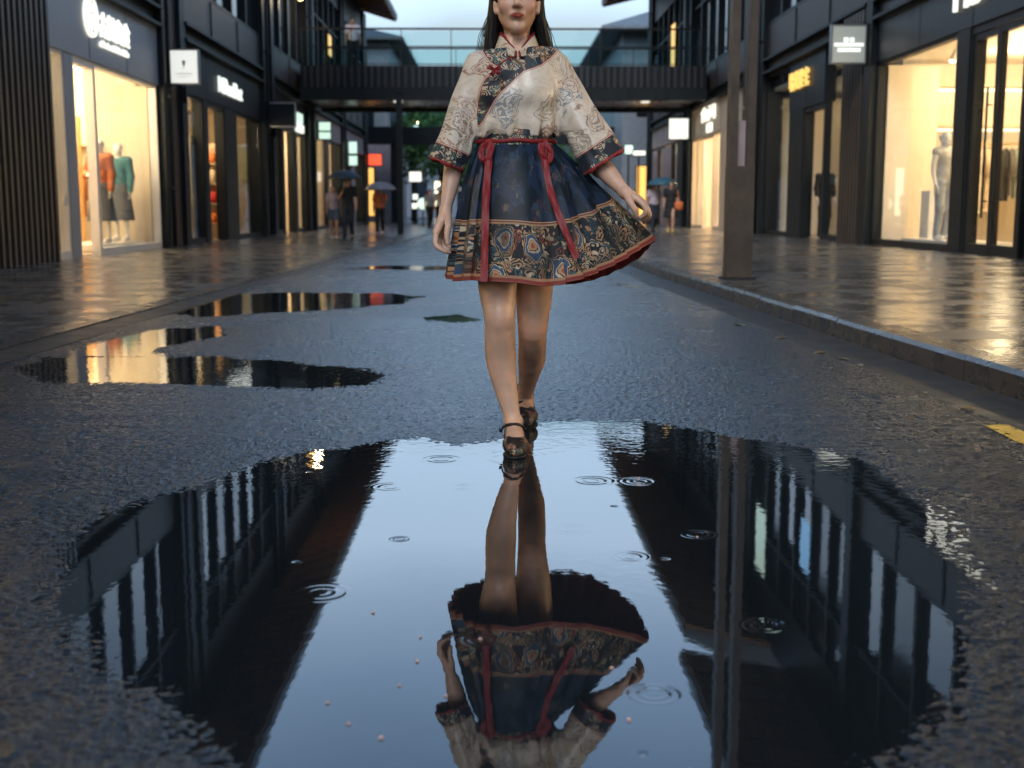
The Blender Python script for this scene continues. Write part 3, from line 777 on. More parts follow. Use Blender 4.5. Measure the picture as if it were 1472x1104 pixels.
for (y, d, lb) in ((18.9, .8, 'white ceiling spotlight in the left shop by the door'), (22.6, .9, 'white ceiling spotlight above the left window mannequins')):
    spot(-1, y, d, 3.28, 25, lb)
# right shop: display wall, coved shelving
SB(1).b(-.25, -1.55, 24.6, 24.75, HR+.02, 3.6).build('display_wall', M['wallcream'], right)
sh = SB(1).b(-1.6, -4.55, 24.75, 25.34, 3.24, 3.30).b(-1.6, -4.55, 24.75, 25.34, 2.44, 2.50).build('wall_shelf', M['wallwarm'], right)
SB(1).b(-1.65, -4.5, 25.2, 25.3, 3.19, 3.235).build('cove_light', M['cove'], sh)
SB(1).b(-1.65, -4.5, 25.2, 25.3, 2.39, 2.435).build('cove_light', M['cove'], sh)
def plinth(s, y, d, w, l, h, label, m='white'):
    X = fx(s, -d); z = base_z[s]+.021
    root = empty('display_plinth', (X, y, z), label, 'plinth')
    MB().box(X-w/2, X+w/2, y-l/2, y+l/2, z+.03, z+h).build('plinth_top', M[m], root)
    MB().box(X-w/2+.03, X+w/2-.03, y-l/2+.03, y+l/2-.03, z, z+.029).build('plinth_base', M['wallwarm'], root)
plinth(1, 21.0, .62, .8, 3.0, .13, 'low pale plinth under the mannequin in the right shop window')
plinth(1, 22.6, .9, .45, .45, 1.0, 'tall narrow pale plinth behind the mannequin in the right window')
plinth(-1, 22.9, .75, 1.1, 2.9, .13, 'low white plinth under the two dressed mannequins in the left window')
# brass display frame in the left shop
fr = empty('display_stand', (-8.45, 23.9, .05), 'tall brass display stand behind the mannequins inside the left shop', 'stand')
for x in (-8.95, -8.02): MB().box(x-.03, x+.03, 23.87, 23.93, .051, 2.5).build('upright', M['gold'], fr)
MB().box(-8.98, -7.99, 23.87, 23.93, 2.502, 2.56).build('top_bar', M['gold'], fr)
MB().box(-8.915, -8.055, 23.7, 24.1, 1.2, 1.24).build('shelf', M['gold'], fr)
SB(-1).b(-1.3, -4.5, 24.85, 25.18, 1.52, 1.58).b(-1.3, -4.5, 24.85, 25.18, 2.05, 2.1).b(-3.9, -4.58, 17.4, 25.1, 1.75, 1.8).b(-3.9, -4.58, 17.4, 25.1, 2.5, 2.56).build('wall_shelf', M['wallwarm'], left)

# ------------------------------------------------------------------ clothes on rails
fab = {}
def fabric(name, col, rough=.8):
    if name not in fab: fab[name] = mat('cloth_'+name, col, rough, 0, var=.2, scale=9, bump=.002, bscale=200)
    return fab[name]
def clothes_rail(s, y0, y1, d, z, label):
    X = fx(s, -d); zb = base_z[s]+.021
    r = empty('clothes_rail', (X, (y0+y1)/2, zb), label, 'clothes rail')
    MB().tube([(X, y0, z), (X, y1, z)], .016).build('bar', M['gold'], r)
    for y in (y0+.03, y1-.03):
        MB().tube([(X, y, zb), (X, y, z)], .016).build('upright', M['gold'], r)
        MB().box(X-.25, X+.25, y-.02, y+.02, zb, zb+.02).build('foot', M['gold'], r)
def garment(X, y, z, L, wd, m, kind, label, group=None, turn=0.):
    """a top or coat on a wire hanger"""
    root = empty(kind, (X, y, z-.1), label, 'clothes', group)
    hk = MB().tube([(X, y, z+.015), (X+.018, y, z+.03), (X, y, z+.045), (X-.02, y, z+.02), (X, y, z-.06)], .005, 5)
    hk.tube([(X-.2*wd/.45, y, z-.13), (X, y, z-.06), (X+.2*wd/.45, y, z-.13)], .006, 5)
    hk.build('hanger', M['gold'], root)
    v = []; f = []; n = 22; rows = 16; z0 = z-.07
    rnd = random.Random(int(y*100)); ph = rnd.uniform(0, 6)
    for i in range(rows):
        t = i/(rows-1)
        half = wd/2*(.32+.68*min(1, t/.10)) if t < .1 else wd/2*(1+.10*t)
        th = .035+.035*min(1, t*3)
        for k in range(n):
            a = 2*math.pi*k/n
            fold = 1+.16*t*math.sin(a*5+ph)+.08*t*math.sin(a*9+2*ph)
            v.append((X+half*math.cos(a), y+th*math.sin(a)*fold, z0-L*t-.03*(abs(math.cos(a))**2)*(1-t)))
    for i in range(rows-1):
        for k in range(n): f.append((i*n+k, i*n+(k+1) % n, (i+1)*n+(k+1) % n, (i+1)*n+k))
    f.append(tuple(range(n))); f.append(tuple((rows-1)*n+k for k in reversed(range(n))))
    body = mesh_obj('garment_body', v, f, m, root, True)
    for sg in (-1, 1):
        q = MB(); q.tube([(X+sg*wd*.40, y, z0-.06), (X+sg*wd*.52, y-.02, z0-.25), (X+sg*wd*.56, y-.03, z0-min(.58, L*.8))], [.055, .06, .05], 10)
        q.build('sleeve', m, root, True)
    # turn the whole thing about the hook: the parts hang from the root
    for ch in root.children: ch.location = Vector((-X, -y, -(z-.1)))
    root.rotation_euler.z = turn
rz = 2.08
def rail_x(s, x0, x1, Y, z, label):
    zb = base_z[s]+.021; r = empty('clothes_rail', ((x0+x1)/2, Y, zb), label, 'clothes rail')
    MB().tube([(x0, Y, z), (x1, Y, z)], .016).build('bar', M['gold'], r)
    for x in (x0+.03, x1-.03):
        MB().tube([(x, Y, zb), (x, Y, z)], .016).build('upright', M['gold'], r)
        MB().box(x-.02, x+.02, Y-.25, Y+.25, zb, zb+.02).build('foot', M['gold'], r)
rail_x(1, 9.15, 9.95, 24.35, rz, 'brass clothes rail of pale tops seen through the left door leaf')
rail_x(1, 10.05, 11.6, 24.35, rz, 'brass clothes rail of dark and pale coats seen through the right door leaf')
gl = [(9.42,'peach',(.62,.42,.28),.95,.50,.25),(9.56,'ivory',(.70,.62,.50),.95,.5,.5),(9.70,'ivory',(.70,.62,.50),1.3,.46,.8),(9.84,'sand',(.52,.40,.27),1.25,.46,1.0)]
gl2 = [(10.16,'black',(.02,.02,.022),1.05,.5,1.1),(10.28,'charcoal',(.06,.06,.065),.95,.5,1.2),(10.40,'sage',(.16,.19,.14),1.0,.48,1.15),(10.53,'ivory',(.70,.62,.50),.95,.5,1.1),(10.66,'ivory',(.70,.62,.50),.9,.48,1.2),(10.80,'peach',(.62,.42,.28),1.2,.5,1.15),(10.95,'black',(.02,.02,.022),1.,.5,1.2)]
words = ['first','second','third','fourth','fifth','sixth','seventh']
for gi, lst in enumerate((gl, gl2)):
    for i, (x, nm, c, L, wd, tn) in enumerate(lst):
        garment(x, 24.35, rz, L, wd, fabric(nm, c), 'coat' if L > .98 else 'blouse_on_hanger',
                f'{nm} {"coat" if L > .98 else "top"} on a hanger, {words[i]} from the left on the {"pale" if gi == 0 else "dark and pale"} rail', 'clothes hanging in the right shop', tn)
clothes_rail(1, 27.0, 28.6, 1.5, 1.55, 'clothes rail of dark coats inside the doorway under the yellow sign')
for i, (y, nm, c, L, wd) in enumerate([(28.4,'ivory',(.70,.62,.50),.9,.45),(28.1,'sage',(.16,.19,.14),1.0,.45),(27.8,'black',(.02,.02,.022),1.0,.45)]):
    garment(fx(1,-1.5), y, 1.55, L, wd, fabric(nm, c), 'coat', f'{nm} coat on the rail inside the doorway under the yellow sign', 'coats inside the right doorway')
rail_x(-1, -8.98, -8.02, 24.45, 1.62, 'low brass clothes rail at the back of the left shop')
for i, (x, nm, c, L) in enumerate([(-8.82,'olive',(.10,.10,.06),.95),(-8.66,'black',(.02,.02,.022),1.05),(-8.5,'sand',(.52,.40,.27),.9),(-8.3,'rust',(.45,.14,.05),.9)]):
    garment(x, 24.45, 1.62, L, .45, fabric(nm, c), 'blouse_on_hanger', f'{nm} garment hanging on the low rail at the back of the left shop', 'clothes hanging in the left shop', -.5)
# bags and cushions on shelves in the dark left shop
def bag(s, y, d, z, w, h, m, label):
    X = fx(s, -d); root = empty('handbag', (X, y, z), label, 'bag', 'bags on display in the dark left shop')
    v = []; f = []; n = 20
    prof = [(.0, .86), (.12, 1.), (.5, 1.), (.85, .86), (1., .70)]
    for (t, k) in prof:
        for j in range(n):
            a = 2*math.pi*j/n; ca, sa = math.cos(a), math.sin(a)
            sx = math.copysign(abs(ca)**.6, ca); sy = math.copysign(abs(sa)**.6, sa)
            v.append((X+sx*w*.32*k, y+sy*w*.5*k, z+h*t))
    for i in range(len(prof)-1):
        for j in range(n): f.append((i*n+j, i*n+(j+1) % n, (i+1)*n+(j+1) % n, (i+1)*n+j))
    f.append(tuple(reversed(range(n)))); f.append(tuple((len(prof)-1)*n+j for j in range(n)))
    mesh_obj('bag_body', v, f, m, root, True)
    MB().tube([(X, y-w*.28, z+h*.98), (X, y-w*.22, z+h*1.35), (X, y, z+h*1.5), (X, y+w*.22, z+h*1.35), (X, y+w*.28, z+h*.98)], .012, 6).build('strap', m, root, True)
dz = [('orange',(.75,.20,.03)),('red',(.55,.03,.02)),('yellow',(.70,.42,.06)),('cream',(.66,.55,.38)),('brown',(.18,.09,.04)),('blue',(.05,.18,.30))]
def display_unit(x0, x1, Y, heights, label):
    z0 = .051; root = empty('display_shelf', ((x0+x1)/2, Y, z0), label, 'shelf')
    MB().box(x0, x1, Y+.19, Y+.21, z0, heights[-1]+.5).build('back_panel', M['wallwarm'], root)
    for x in (x0, x1): MB().box(x-.02, x+.02, Y-.2, Y+.189, z0, heights[-1]+.5).build('side_panel', M['wallwarm'], root)
    for h in heights: MB().box(x0+.021, x1-.021, Y-.2, Y+.188, h-.03, h).build('shelf_board', M['wallwarm'], root)
HS = [.45, .95, 1.45, 1.95]
display_unit(-7.95, -6.92, 28.2, HS, 'shelf unit of yellow and cream bags behind the first pane of the dark left shop')
display_unit(-8.0, -6.95, 31.2, HS, 'shelf unit of orange and red bags inside the lit left doorway')
pos = ['right', 'middle', 'left']
for ui, (Y, xs) in enumerate(((28.15, (-7.1, -7.45, -7.78)), (31.15, (-7.13, -7.48, -7.82)))):
    for hi, (zz, hn) in enumerate(zip(HS, ('bottom', 'lower middle', 'upper middle', 'top'))):
        for xi, x in enumerate(xs):
            nm, c = (dz[2], dz[3], dz[5], dz[4])[(hi*2+xi) % 4] if ui == 0 else (dz[0], dz[1], dz[3])[(hi+xi) % 3]
            bag(-1, Y, fx(-1, 0)-x, zz, .34, .24+.04*((xi+hi) % 3), fabric(nm, c, .5), f'{nm} bag at the {pos[xi]} of the {hn} shelf, {"in the dark window" if ui == 0 else "inside the lit doorway"}')

# small globe lamps upstairs, under the eaves
def wall_lamp(s_, y, z, e, label):
    X = fx(s_, .40); wl = empty('wall_lamp', (X, y, z), label, 'lamp')
    MB().lathe((X, y, z), [(.09*math.sin(a), -.09*math.cos(a)) for a in np.linspace(.15, 3.0, 10)], 16).build('globe', M['lampamber'], wl, True)
    MB().tube([(fx(s_, .06), y, z+.2), (X, y, z+.2), (X, y, z+.085)], .02, 6).build('arm', M['dark'], wl)
    l = bpy.data.lights.new('wall_lamp_light', 'POINT'); l.energy = e; l.color = (1.,.74,.42); l.shadow_soft_size = .1; l.specular_factor = .3
    o = bpy.data.objects.new('wall_lamp_light', l); o.location = (fx(s_, .66), y-.1, z-.1); COL.objects.link(o)
wall_lamp(-1, 40.6, 7.55, 24, 'small glowing globe lamp upstairs at the left end of the footbridge')
# ------------------------------------------------------------------ implicit-surface modelling: limbs melt into one continuous skin
class SDF:
    def __init__(s, lo, hi, h):
        s.lo = np.array(lo, float); s.h = h
        s.n = np.ceil((np.array(hi)-s.lo)/h).astype(int)+1
        s.d = np.full(tuple(s.n), .2, np.float32)
    def win(s, lo, hi):
        a = np.clip(np.floor((np.array(lo)-s.lo)/s.h).astype(int), 0, s.n-1); b = np.clip(np.ceil((np.array(hi)-s.lo)/s.h).astype(int)+1, 1, s.n)
        b = np.maximum(b, a+1)
        sl = tuple(slice(i, j) for i, j in zip(a, b))
        ax = [s.lo[i]+s.h*np.arange(a[i], b[i]) for i in range(3)]
        g = np.meshgrid(*ax, indexing='ij', sparse=True)
        return sl, g
    def put(s, sl, v, k, op='u'):
        o = s.d[sl]; v = v.astype(np.float32)
        if op == 's': o, v = -o, v                                    # subtract: max(o,-v) = -min(-o, v)
        if op == 'i': o, v = -o, -v
        if k > 0:
            t = np.clip(.5+.5*(v-o)/k, 0, 1); r = v*(1-t)+o*t-k*t*(1-t)
        else: r = np.minimum(o, v)
        s.d[sl] = -r if op in 'si' else r
    def cone(s, a, b, ra, rb=None, k=.01, op='u', sq=(1,1,1)):
        a = np.array(a, float); b = np.array(b, float); rb = ra if rb is None else rb
        m = max(ra, rb)+k*1.6+.02
        sl, g = s.win(np.minimum(a, b)-m, np.maximum(a, b)+m)
        e = b-a; L2 = e@e+1e-12
        t = np.clip(((g[0]-a[0])*e[0]+(g[1]-a[1])*e[1]+(g[2]-a[2])*e[2])/L2, 0, 1)
        dx, dy, dz = g[0]-a[0]-t*e[0], g[1]-a[1]-t*e[1], g[2]-a[2]-t*e[2]
        q = np.sqrt((dx/sq[0])**2+(dy/sq[1])**2+(dz/sq[2])**2)-(ra+(rb-ra)*t)
        s.put(sl, q, k, op)
    def path(s, pts, rs, k=.01, n=7):
        """a limb: smooth curve through the joints, radius flowing with it, then melted into the body"""
        P = np.array(pts, float); Rr = np.array(rs, float); m = len(P); C_ = []
        for i in range(m-1):
            i0, i3 = max(i-1, 0), min(i+2, m-1)
            for t in np.arange(n)/n:
                w = (-.5*t+t*t-.5*t**3, 1-2.5*t*t+1.5*t**3, .5*t+2*t*t-1.5*t**3, -.5*t*t+.5*t**3)
                C_.append((w[0]*P[i0]+w[1]*P[i]+w[2]*P[i+1]+w[3]*P[i3], w[0]*Rr[i0]+w[1]*Rr[i]+w[2]*Rr[i+1]+w[3]*Rr[i3]))
        C_.append((P[-1], Rr[-1]))
        lo = np.min([c[0]-c[1] for c in C_], 0)-k*1.6-.02; hi = np.max([c[0]+c[1] for c in C_], 0)+k*1.6+.02
        sl, g = s.win(lo, hi); q = None
        for (a, ra), (b, rb) in zip(C_[:-1], C_[1:]):
            e = b-a; L2 = e@e+1e-12
            t = np.clip(((g[0]-a[0])*e[0]+(g[1]-a[1])*e[1]+(g[2]-a[2])*e[2])/L2, 0, 1).astype(np.float32)
            d = np.sqrt((g[0]-a[0]-t*e[0])**2+(g[1]-a[1]-t*e[1])**2+(g[2]-a[2]-t*e[2])**2).astype(np.float32)-(ra+(rb-ra)*t)
            q = d if q is None else np.minimum(q, d)
        s.put(sl, q, k)
    def ell(s, c, r, k=.01, op='u', rot=None):
        c = np.array(c, float); r = np.array(r, float); m = r.max()+k*1.6+.02
        sl, g = s.win(c-m, c+m)
        x, y, z = g[0]-c[0], g[1]-c[1], g[2]-c[2]
        if rot is not None:
            Rm = np.array(rot); x, y, z = (Rm[0,0]*x+Rm[0,1]*y+Rm[0,2]*z), (Rm[1,0]*x+Rm[1,1]*y+Rm[1,2]*z), (Rm[2,0]*x+Rm[2,1]*y+Rm[2,2]*z)
        k0 = np.sqrt((x/r[0])**2+(y/r[1])**2+(z/r[2])**2); k1 = np.sqrt((x/r[0]**2)**2+(y/r[1]**2)**2+(z/r[2]**2)**2)+1e-9
        s.put(sl, np.maximum(k0*(k0-1)/k1, -r.min()), k, op)
    def zclip(s, z, above=False):
        zz = (s.lo[2]+s.h*np.arange(s.n[2]))[None, None, :]
        s.d = np.maximum(s.d, ((zz-z) if not above else (z-zz)).astype(np.float32))
    def mesh(s):
        d = s.d; sg = (d < 0).view(np.uint8)
        cnt = np.zeros(tuple(s.n-1), np.uint8)
        for i in (0,1):
            for j in (0,1):
                for k in (0,1): cnt += sg[i:s.n[0]-1+i, j:s.n[1]-1+j, k:s.n[2]-1+k]
        act = np.argwhere((cnt > 0) & (cnt < 8)); del cnt
        off = np.array([(i,j,k) for i in (0,1) for j in (0,1) for k in (0,1)])
        cv = np.stack([d[act[:,0]+o[0], act[:,1]+o[1], act[:,2]+o[2]] for o in off], 1)
        acc = np.zeros((len(act), 3)); num = np.zeros(len(act))
        for a in range(8):
            for b in range(a+1, 8):
                if np.abs(off[a]-off[b]).sum() != 1: continue
                va, vb = cv[:,a], cv[:,b]; cr = (va < 0) != (vb < 0)
                t = np.where(cr, va/(va-vb+1e-12*np.sign(va-vb+1e-20)), 0)
                acc += np.where(cr[:,None], off[a]+(off[b]-off[a])*t[:,None], 0); num += cr
        v = s.lo+s.h*(act+acc/num[:,None])
        dims = s.n-1; key = (act[:,0]*dims[1]+act[:,1])*dims[2]+act[:,2]
        faces = []
        for ax in range(3):
            u, w = (ax+1) % 3, (ax+2) % 3
            a = [slice(None)]*3; b = [slice(None)]*3
            a[ax] = slice(0, -1); b[ax] = slice(1, None)
            A, B = sg[tuple(a)], sg[tuple(b)]
            e = np.argwhere(A != B); fl = A[tuple(e.T)] > 0
            ok = (e[:,u] > 0) & (e[:,w] > 0) & (e[:,u] < s.n[u]-1) & (e[:,w] < s.n[w]-1); e = e[ok]; fl = fl[ok]
            q = []
            for (du, dw) in ((-1,-1),(0,-1),(0,0),(-1,0)):
                c = e.copy(); c[:,u] += du; c[:,w] += dw
                q.append(np.searchsorted(key, (c[:,0]*dims[1]+c[:,1])*dims[2]+c[:,2]))
            q = np.stack(q, 1); q[~fl] = q[~fl][:, ::-1]
            faces.append(q)
        return v, np.concatenate(faces)
def relax(v, f, it=2, lam=.5):
    e = np.concatenate([f[:,[0,1]], f[:,[1,2]], f[:,[2,3]], f[:,[3,0]]])
    e = np.concatenate([e, e[:, ::-1]])
    n = np.bincount(e[:,0], minlength=len(v))[:,None]+1e-9
    for _ in range(it):
        a = np.stack([np.bincount(e[:,0], v[e[:,1],i], minlength=len(v)) for i in range(3)], 1)
        v = v+(a/n-v)*lam
    return v
def normals(v, f):
    nrm = np.zeros_like(v); c = np.cross(v[f[:,2]]-v[f[:,0]], v[f[:,3]]-v[f[:,1]])
    for i in range(4):
        for a in range(3): nrm[:,a] += np.bincount(f[:,i], c[:,a], minlength=len(v))
    return nrm/(np.linalg.norm(nrm, axis=1, keepdims=True)+1e-12)
def attr(o, name, vals):
    a = o.data.attributes.new(name, 'FLOAT', 'POINT'); a.data.foreach_set('value', np.asarray(vals, np.float32))
def submesh(v, f, mask):
    ff = f[mask]; u, inv = np.unique(ff, return_inverse=True)
    return v[u], inv.reshape(ff.shape), u

def skin_mat(name, col, lips=False):
    m, nt, out = new_mat(name); n = N(nt)
    tc = n('ShaderNodeTexCoord').outputs['Object']
    nz = n('ShaderNodeTexNoise', {'Vector': tc, 'Scale': 22., 'Detail': 4.}).outputs[0]
    fine = n('ShaderNodeTexNoise', {'Vector': tc, 'Scale': 350., 'Detail': 2.}).outputs[0]
    c = n.mix(n.step(nz, .35, .7), tuple(x*.86 for x in col), (col[0]*1.05, col[1]*.97, col[2]*.92))
    mot = n('ShaderNodeTexNoise', {'Vector': tc, 'Scale': 90., 'Detail': 4., 'Roughness': .7}).outputs[0]
    c = n.mix(n.math('MULTIPLY', n.step(mot, .55, .72), .35), c, (col[0]*.92, col[1]*.72, col[2]*.64))
    fk = n('ShaderNodeTexVoronoi', {'Vector': tc, 'Scale': 34.}).outputs['Distance']
    c = n.mix(n.math('MULTIPLY', n.step(fk, .055, .03), .5), c, (.16,.075,.05))
    if lips:
        li = n('ShaderNodeAttribute', attribute_name='lip').outputs['Fac']; c = n.mix(li, c, (.25,.035,.032))
        ew = n('ShaderNodeAttribute', attribute_name='eyewhite').outputs['Fac']; c = n.mix(ew, c, (.72,.70,.68))
        bl = n('ShaderNodeAttribute', attribute_name='blush').outputs['Fac']; c = n.mix(bl, c, (.56,.25,.19))
        dk = n('ShaderNodeAttribute', attribute_name='brow').outputs['Fac']; c = n.mix(dk, c, (.02,.014,.012))
    bp = n('ShaderNodeBump', {'Height': n.math('ADD', fine, mot), 'Strength': .35, 'Distance': .0010}).outputs[0]
    b = n('ShaderNodeBsdfPrincipled', {'Base Color': c, 'Roughness': n.math('ADD', n.math('MULTIPLY', mot, .25), .28), 'Subsurface Weight': .15, 'Subsurface Radius': (.012,.005,.003), 'Subsurface Scale': .6, 'Normal': bp})
    nt.links.new(b.outputs[0], out.inputs[0]); return m
M['skin'] = skin_mat('skin', (.65,.43,.32), True)
M['skin2'] = skin_mat('skin_passerby', (.50,.31,.22))
M['hair'] = mat('black_hair', (.005,.0045,.0045), .5, 0, var=.4, scale=30, streak=(8,8,.6))

# ------------------------------------------------------------------ passers-by and shop mannequins
def figure(name, label, cat, loc, h=1.66, face=0., skin=None, shirt=None, lower=None, lowmat=None, hair='short', sleeve='short',
           pose=None, shoes=None, group=None, coat=0, h_=.010, slim=1., hairmat=None, skirtlen=.5):
    """loc on the ground, face = heading (0 looks towards the camera); lower: trousers / shorts / skirt"""
    J = dict(head=(0,-.005,1.545), neck=(0,.012,1.42), chest=(0,.01,1.27), waist=(0,.0,1.06), pelv=(0,.01,.93),
             shL=(-.175,.01,1.37), elL=(-.215,.02,1.10), wrL=(-.225,-.05,.87), fiL=(-.222,-.08,.72),
             shR=(.175,.01,1.37), elR=(.215,.02,1.10), wrR=(.225,-.05,.87), fiR=(.222,-.08,.72),
             hipL=(-.085,0,.90), knL=(-.09,-.03,.49), anL=(-.09,.02,.09), toL=(-.10,-.12,.035),
             hipR=(.085,0,.90), knR=(.09,-.02,.49), anR=(.09,.03,.09), toR=(.10,-.11,.035))
    J.update(pose or {})
    J = {k: np.array(v, float) for k, v in J.items()}
    root_loc = Vector(loc); sc = h/1.66
    lo, hi = (-.62,-.52,-.03), (.62,.52,1.75)
    def place(v):
        c, s_ = math.cos(face), math.sin(face); v = v*sc
        return np.stack([v[:,0]*c-v[:,1]*s_, v[:,0]*s_+v[:,1]*c, v[:,2]], 1)
    def mk(nm, S, m, parent, it=2):
        v, f = S.mesh()
        o = mesh_obj(nm, place(relax(v, f, it)), f, m, parent, True, local=True); return o
    def limbs(S, infl=0., arms=True, legs=True, torso=True, k=.03):
        i = infl
        if torso:
            S.cone(J['chest']+(-.07*slim,0,.02), J['chest']+(.07*slim,0,.02), .105*slim+i, k=.05, sq=(1,.9,1.2))
            S.cone(J['chest'], J['waist'], .115*slim+i, .10*slim+i, .05); S.cone(J['waist']+(-.03,0,0), J['pelv']+(-.05,0,0), .095*slim+i, .11*slim+i, .05); S.cone(J['waist']+(.03,0,0), J['pelv']+(.05,0,0), .095*slim+i, .11*slim+i, .05)
            S.cone(J['shL'], J['shR'], .055+i, .055+i, .05)
        for q in 'LR':
            if arms:
                S.path([J['sh'+q], J['el'+q], J['wr'+q]], [.047+i, .037+i, .025+i], k, 4)
            if legs:
                S.path([J['hip'+q], J['kn'+q], (J['kn'+q]*.62+J['an'+q]*.38)+(0,.015,0), J['an'+q]], [.083*slim+i, .052+i, .051+i, .031+i], k, 4)
    S = SDF(lo, hi, h_); limbs(S)
    S.cone(J['neck'], J['head']+(0,.02,-.06), .052, .05, .03); S.cone(J['chest']+(0,.01,.1), J['neck'], .07, .054, .05)
    hd = J['head']
    S.ell(hd+(0,.02,.04), (.075,.092,.088), .02); S.ell(hd+(0,-.015,-.035), (.062,.07,.085), .02); S.cone(hd+(0,-.085,.0), hd+(0,-.098,-.03), .010, .013, .008)
    for sg in (-1, 1):
        S.ell(hd+(sg*.077,.015,-.01), (.012,.022,.032), .006); S.ell(hd+(sg*.031,-.085,.005), (.018,.012,.010), .008, 's')
        S.cone(hd+(sg*.016,-.082,-.058), hd+(0,-.086,-.058), .007, .008, .005)
    for q, sg in (('L',-1),('R',1)):
        w_, t_ = J['wr'+q], J['fi'+q]; dv = t_-w_; L = np.linalg.norm(dv); dv /= L
        side = np.cross(dv, (sg*1., 0, 0)); side = side/(np.linalg.norm(side)+1e-9) if np.linalg.norm(side) > .2 else np.array((0,1.,0))
        pm = w_+dv*.085
        for kk in range(4):
            b_ = pm+side*(kk-1.5)*.019; S.cone(w_+side*(kk-1.5)*.009, b_, .019, .012, .012)
            ln = (.062,.074,.07,.055)[kk]; cur = np.array((-sg*.012, -.008, 0)); S.cone(b_, b_+dv*ln*.55, .0095, .009, .004); S.cone(b_+dv*ln*.55, b_+dv*ln+cur, .009, .008, .004)
        S.cone(w_+dv*.02+side*-.02, w_+dv*.07-side*.045, .013, .010, .01); S.cone(w_+dv*.07-side*.045, w_+dv*.105-side*.042, .010, .008, .004)
    for q in 'LR':
        S.cone(J['an'+q], J['an'+q]+(0,.03,-.045), .034, .030, .02); S.cone(J['an'+q]+(0,-.0,-.03), J['to'+q], .036, .028, .025)
    body = mk(name, S, skin or M['skin2'], None)
    body.location = root_loc; tag(body, label, cat, group)
    if shirt:
        S = SDF(lo, hi, h_); i = .014+coat*.01
        S.cone(J['chest']+(-.07*slim,0,.02), J['chest']+(.07*slim,0,.02), .105*slim+i, k=.05, sq=(1,.9,1.2)); S.cone(J['chest'], J['waist'], .115*slim+i, .105*slim+i, .05)
        bot = J['pelv']+(0,0,.02-coat*.35)
        for sx in (-.04, .04): S.cone(J['waist']+(sx,0,0), bot+(sx*1.2,0,0), .10*slim+i, .108*slim+i+coat*.03, .05)
        S.cone(J['shL'], J['shR'], .055+i, .055+i, .05)
        for q in 'LR':
            if sleeve == 'short': S.cone(J['sh'+q], J['sh'+q]*.4+J['el'+q]*.6, .052+i, .056+i, .03)
            elif sleeve == 'long': S.cone(J['sh'+q], J['el'+q], .05+i, .042+i, .03); S.cone(J['el'+q], J['wr'+q], .042+i, .034+i, .03)
        S.ell(J['neck']+(0,-.01,.03), (.07,.07,.05), .01, 's')
        S.zclip(bot[2]-.03, True)
        mk('shirt', S, shirt, body)
    if lower:
        S = SDF(lo, hi, h_)
        for sx in (-.05, .05): S.cone(J['waist']+(sx*.6,0,-.06), J['pelv']+(sx,0,-.02), .098*slim+.006, .112*slim+.012, .04)
        if lower in ('trousers', 'shorts'):
            end = .55 if lower == 'shorts' else 1.
            for q in 'LR':
                S.cone(J['hip'+q], J['kn'+q], .088*slim+.012, .068+.008, .03)
                if lower == 'trousers': S.cone(J['kn'+q], J['an'+q]+(0,0,.01), .07, .058, .03)
            if lower == 'shorts': S.zclip(.60, True)
        else:
            for q in 'LR': S.cone(J['pelv']+((-.05 if q == 'L' else .05),0,0), (J['pelv'][0]+(-.1 if q == 'L' else .1),0,skirtlen-.1), .115, .16, .06)
            S.zclip(skirtlen, True)
        S.zclip(1.07 if shirt else 1.1)
        mk({'trousers':'trousers','shorts':'shorts','skirt':'skirt'}[lower], S, lowmat, body)
    if hair:
        S = SDF(lo, hi, h_); S.ell(hd+(0,.03,.052), (.087,.096,.092), .01)
        if hair == 'long': S.cone(hd+(-.03,.06,0), hd+(-.03,.07,-.25), .065, .05, .03); S.cone(hd+(.03,.06,0), hd+(.03,.07,-.25), .065, .05, .03)
        S.ell(hd+(0,-.07,-.02), (.068,.075,.105), .01, 's')
        mk('hair', S, hairmat or M['hair'], body)
    if shoes:
        for q in 'LR':
            S = SDF(lo, hi, h_); S.cone(J['an'+q]+(0,.03,-.042), J['to'+q]+(0,0,.0), .042, .038, .03); S.zclip(J['an'+q][2]+.0)
            mk('shoe', S, shoes, body)
    return body

def umbrella(loc, top, r, m, label, tilt=(0,0)):
    """loc = hand, top = tip height"""
    root = empty('umbrella', loc, label, 'umbrella', 'umbrellas carried by passers-by')
    cx, cy, cz = loc[0]+tilt[0], loc[1]+tilt[1], top
    v = []; f = []; nr, na = 9, 48
    for i in range(nr):
        t = i/(nr-1)
        for k in range(na):
            a = 2*math.pi*k/na; sag = abs(math.sin(a*4))
            rr = r*math.sin(t*1.25)/math.sin(1.25)*(1-.05*t*sag)
            z = cz-r*.52*(1-math.cos(t*1.25))/(1-math.cos(1.25))+.03*r*t*t*sag
            v.append((cx+rr*math.cos(a), cy+rr*math.sin(a), z))
    for i in range(nr-1):
        for k in range(na): f.append((i*na+k, i*na+(k+1) % na, (i+1)*na+(k+1) % na, (i+1)*na+k))
    can = mesh_obj('canopy', v, f, m, root, True)
    sm = can.modifiers.new('thickness', 'SOLIDIFY'); sm.thickness = .004
    q = MB(); q.tube([loc, (cx, cy, cz+.05)], .008, 6); q.build('shaft', M['steel'], root)
    MB().tube([(loc[0], loc[1], loc[2]-.10), (loc[0], loc[1], loc[2]+.05)], .014, 8).build('handle', M['dark'], root)
    for k in range(8):
        a = 2*math.pi*k/8
        MB().tube([(cx, cy, cz-.02), (cx+r*.55*math.cos(a), cy+r*.55*math.sin(a), cz-r*.17), (cx+r*.98*math.cos(a), cy+r*.98*math.sin(a), cz-r*.515)], .004, 4).build('rib', M['steel'], root)
    return root
holdR = dict(elR=(.23,-.06,1.12), wrR=(.13,-.20,1.25), fiR=(.08,-.24,1.36))
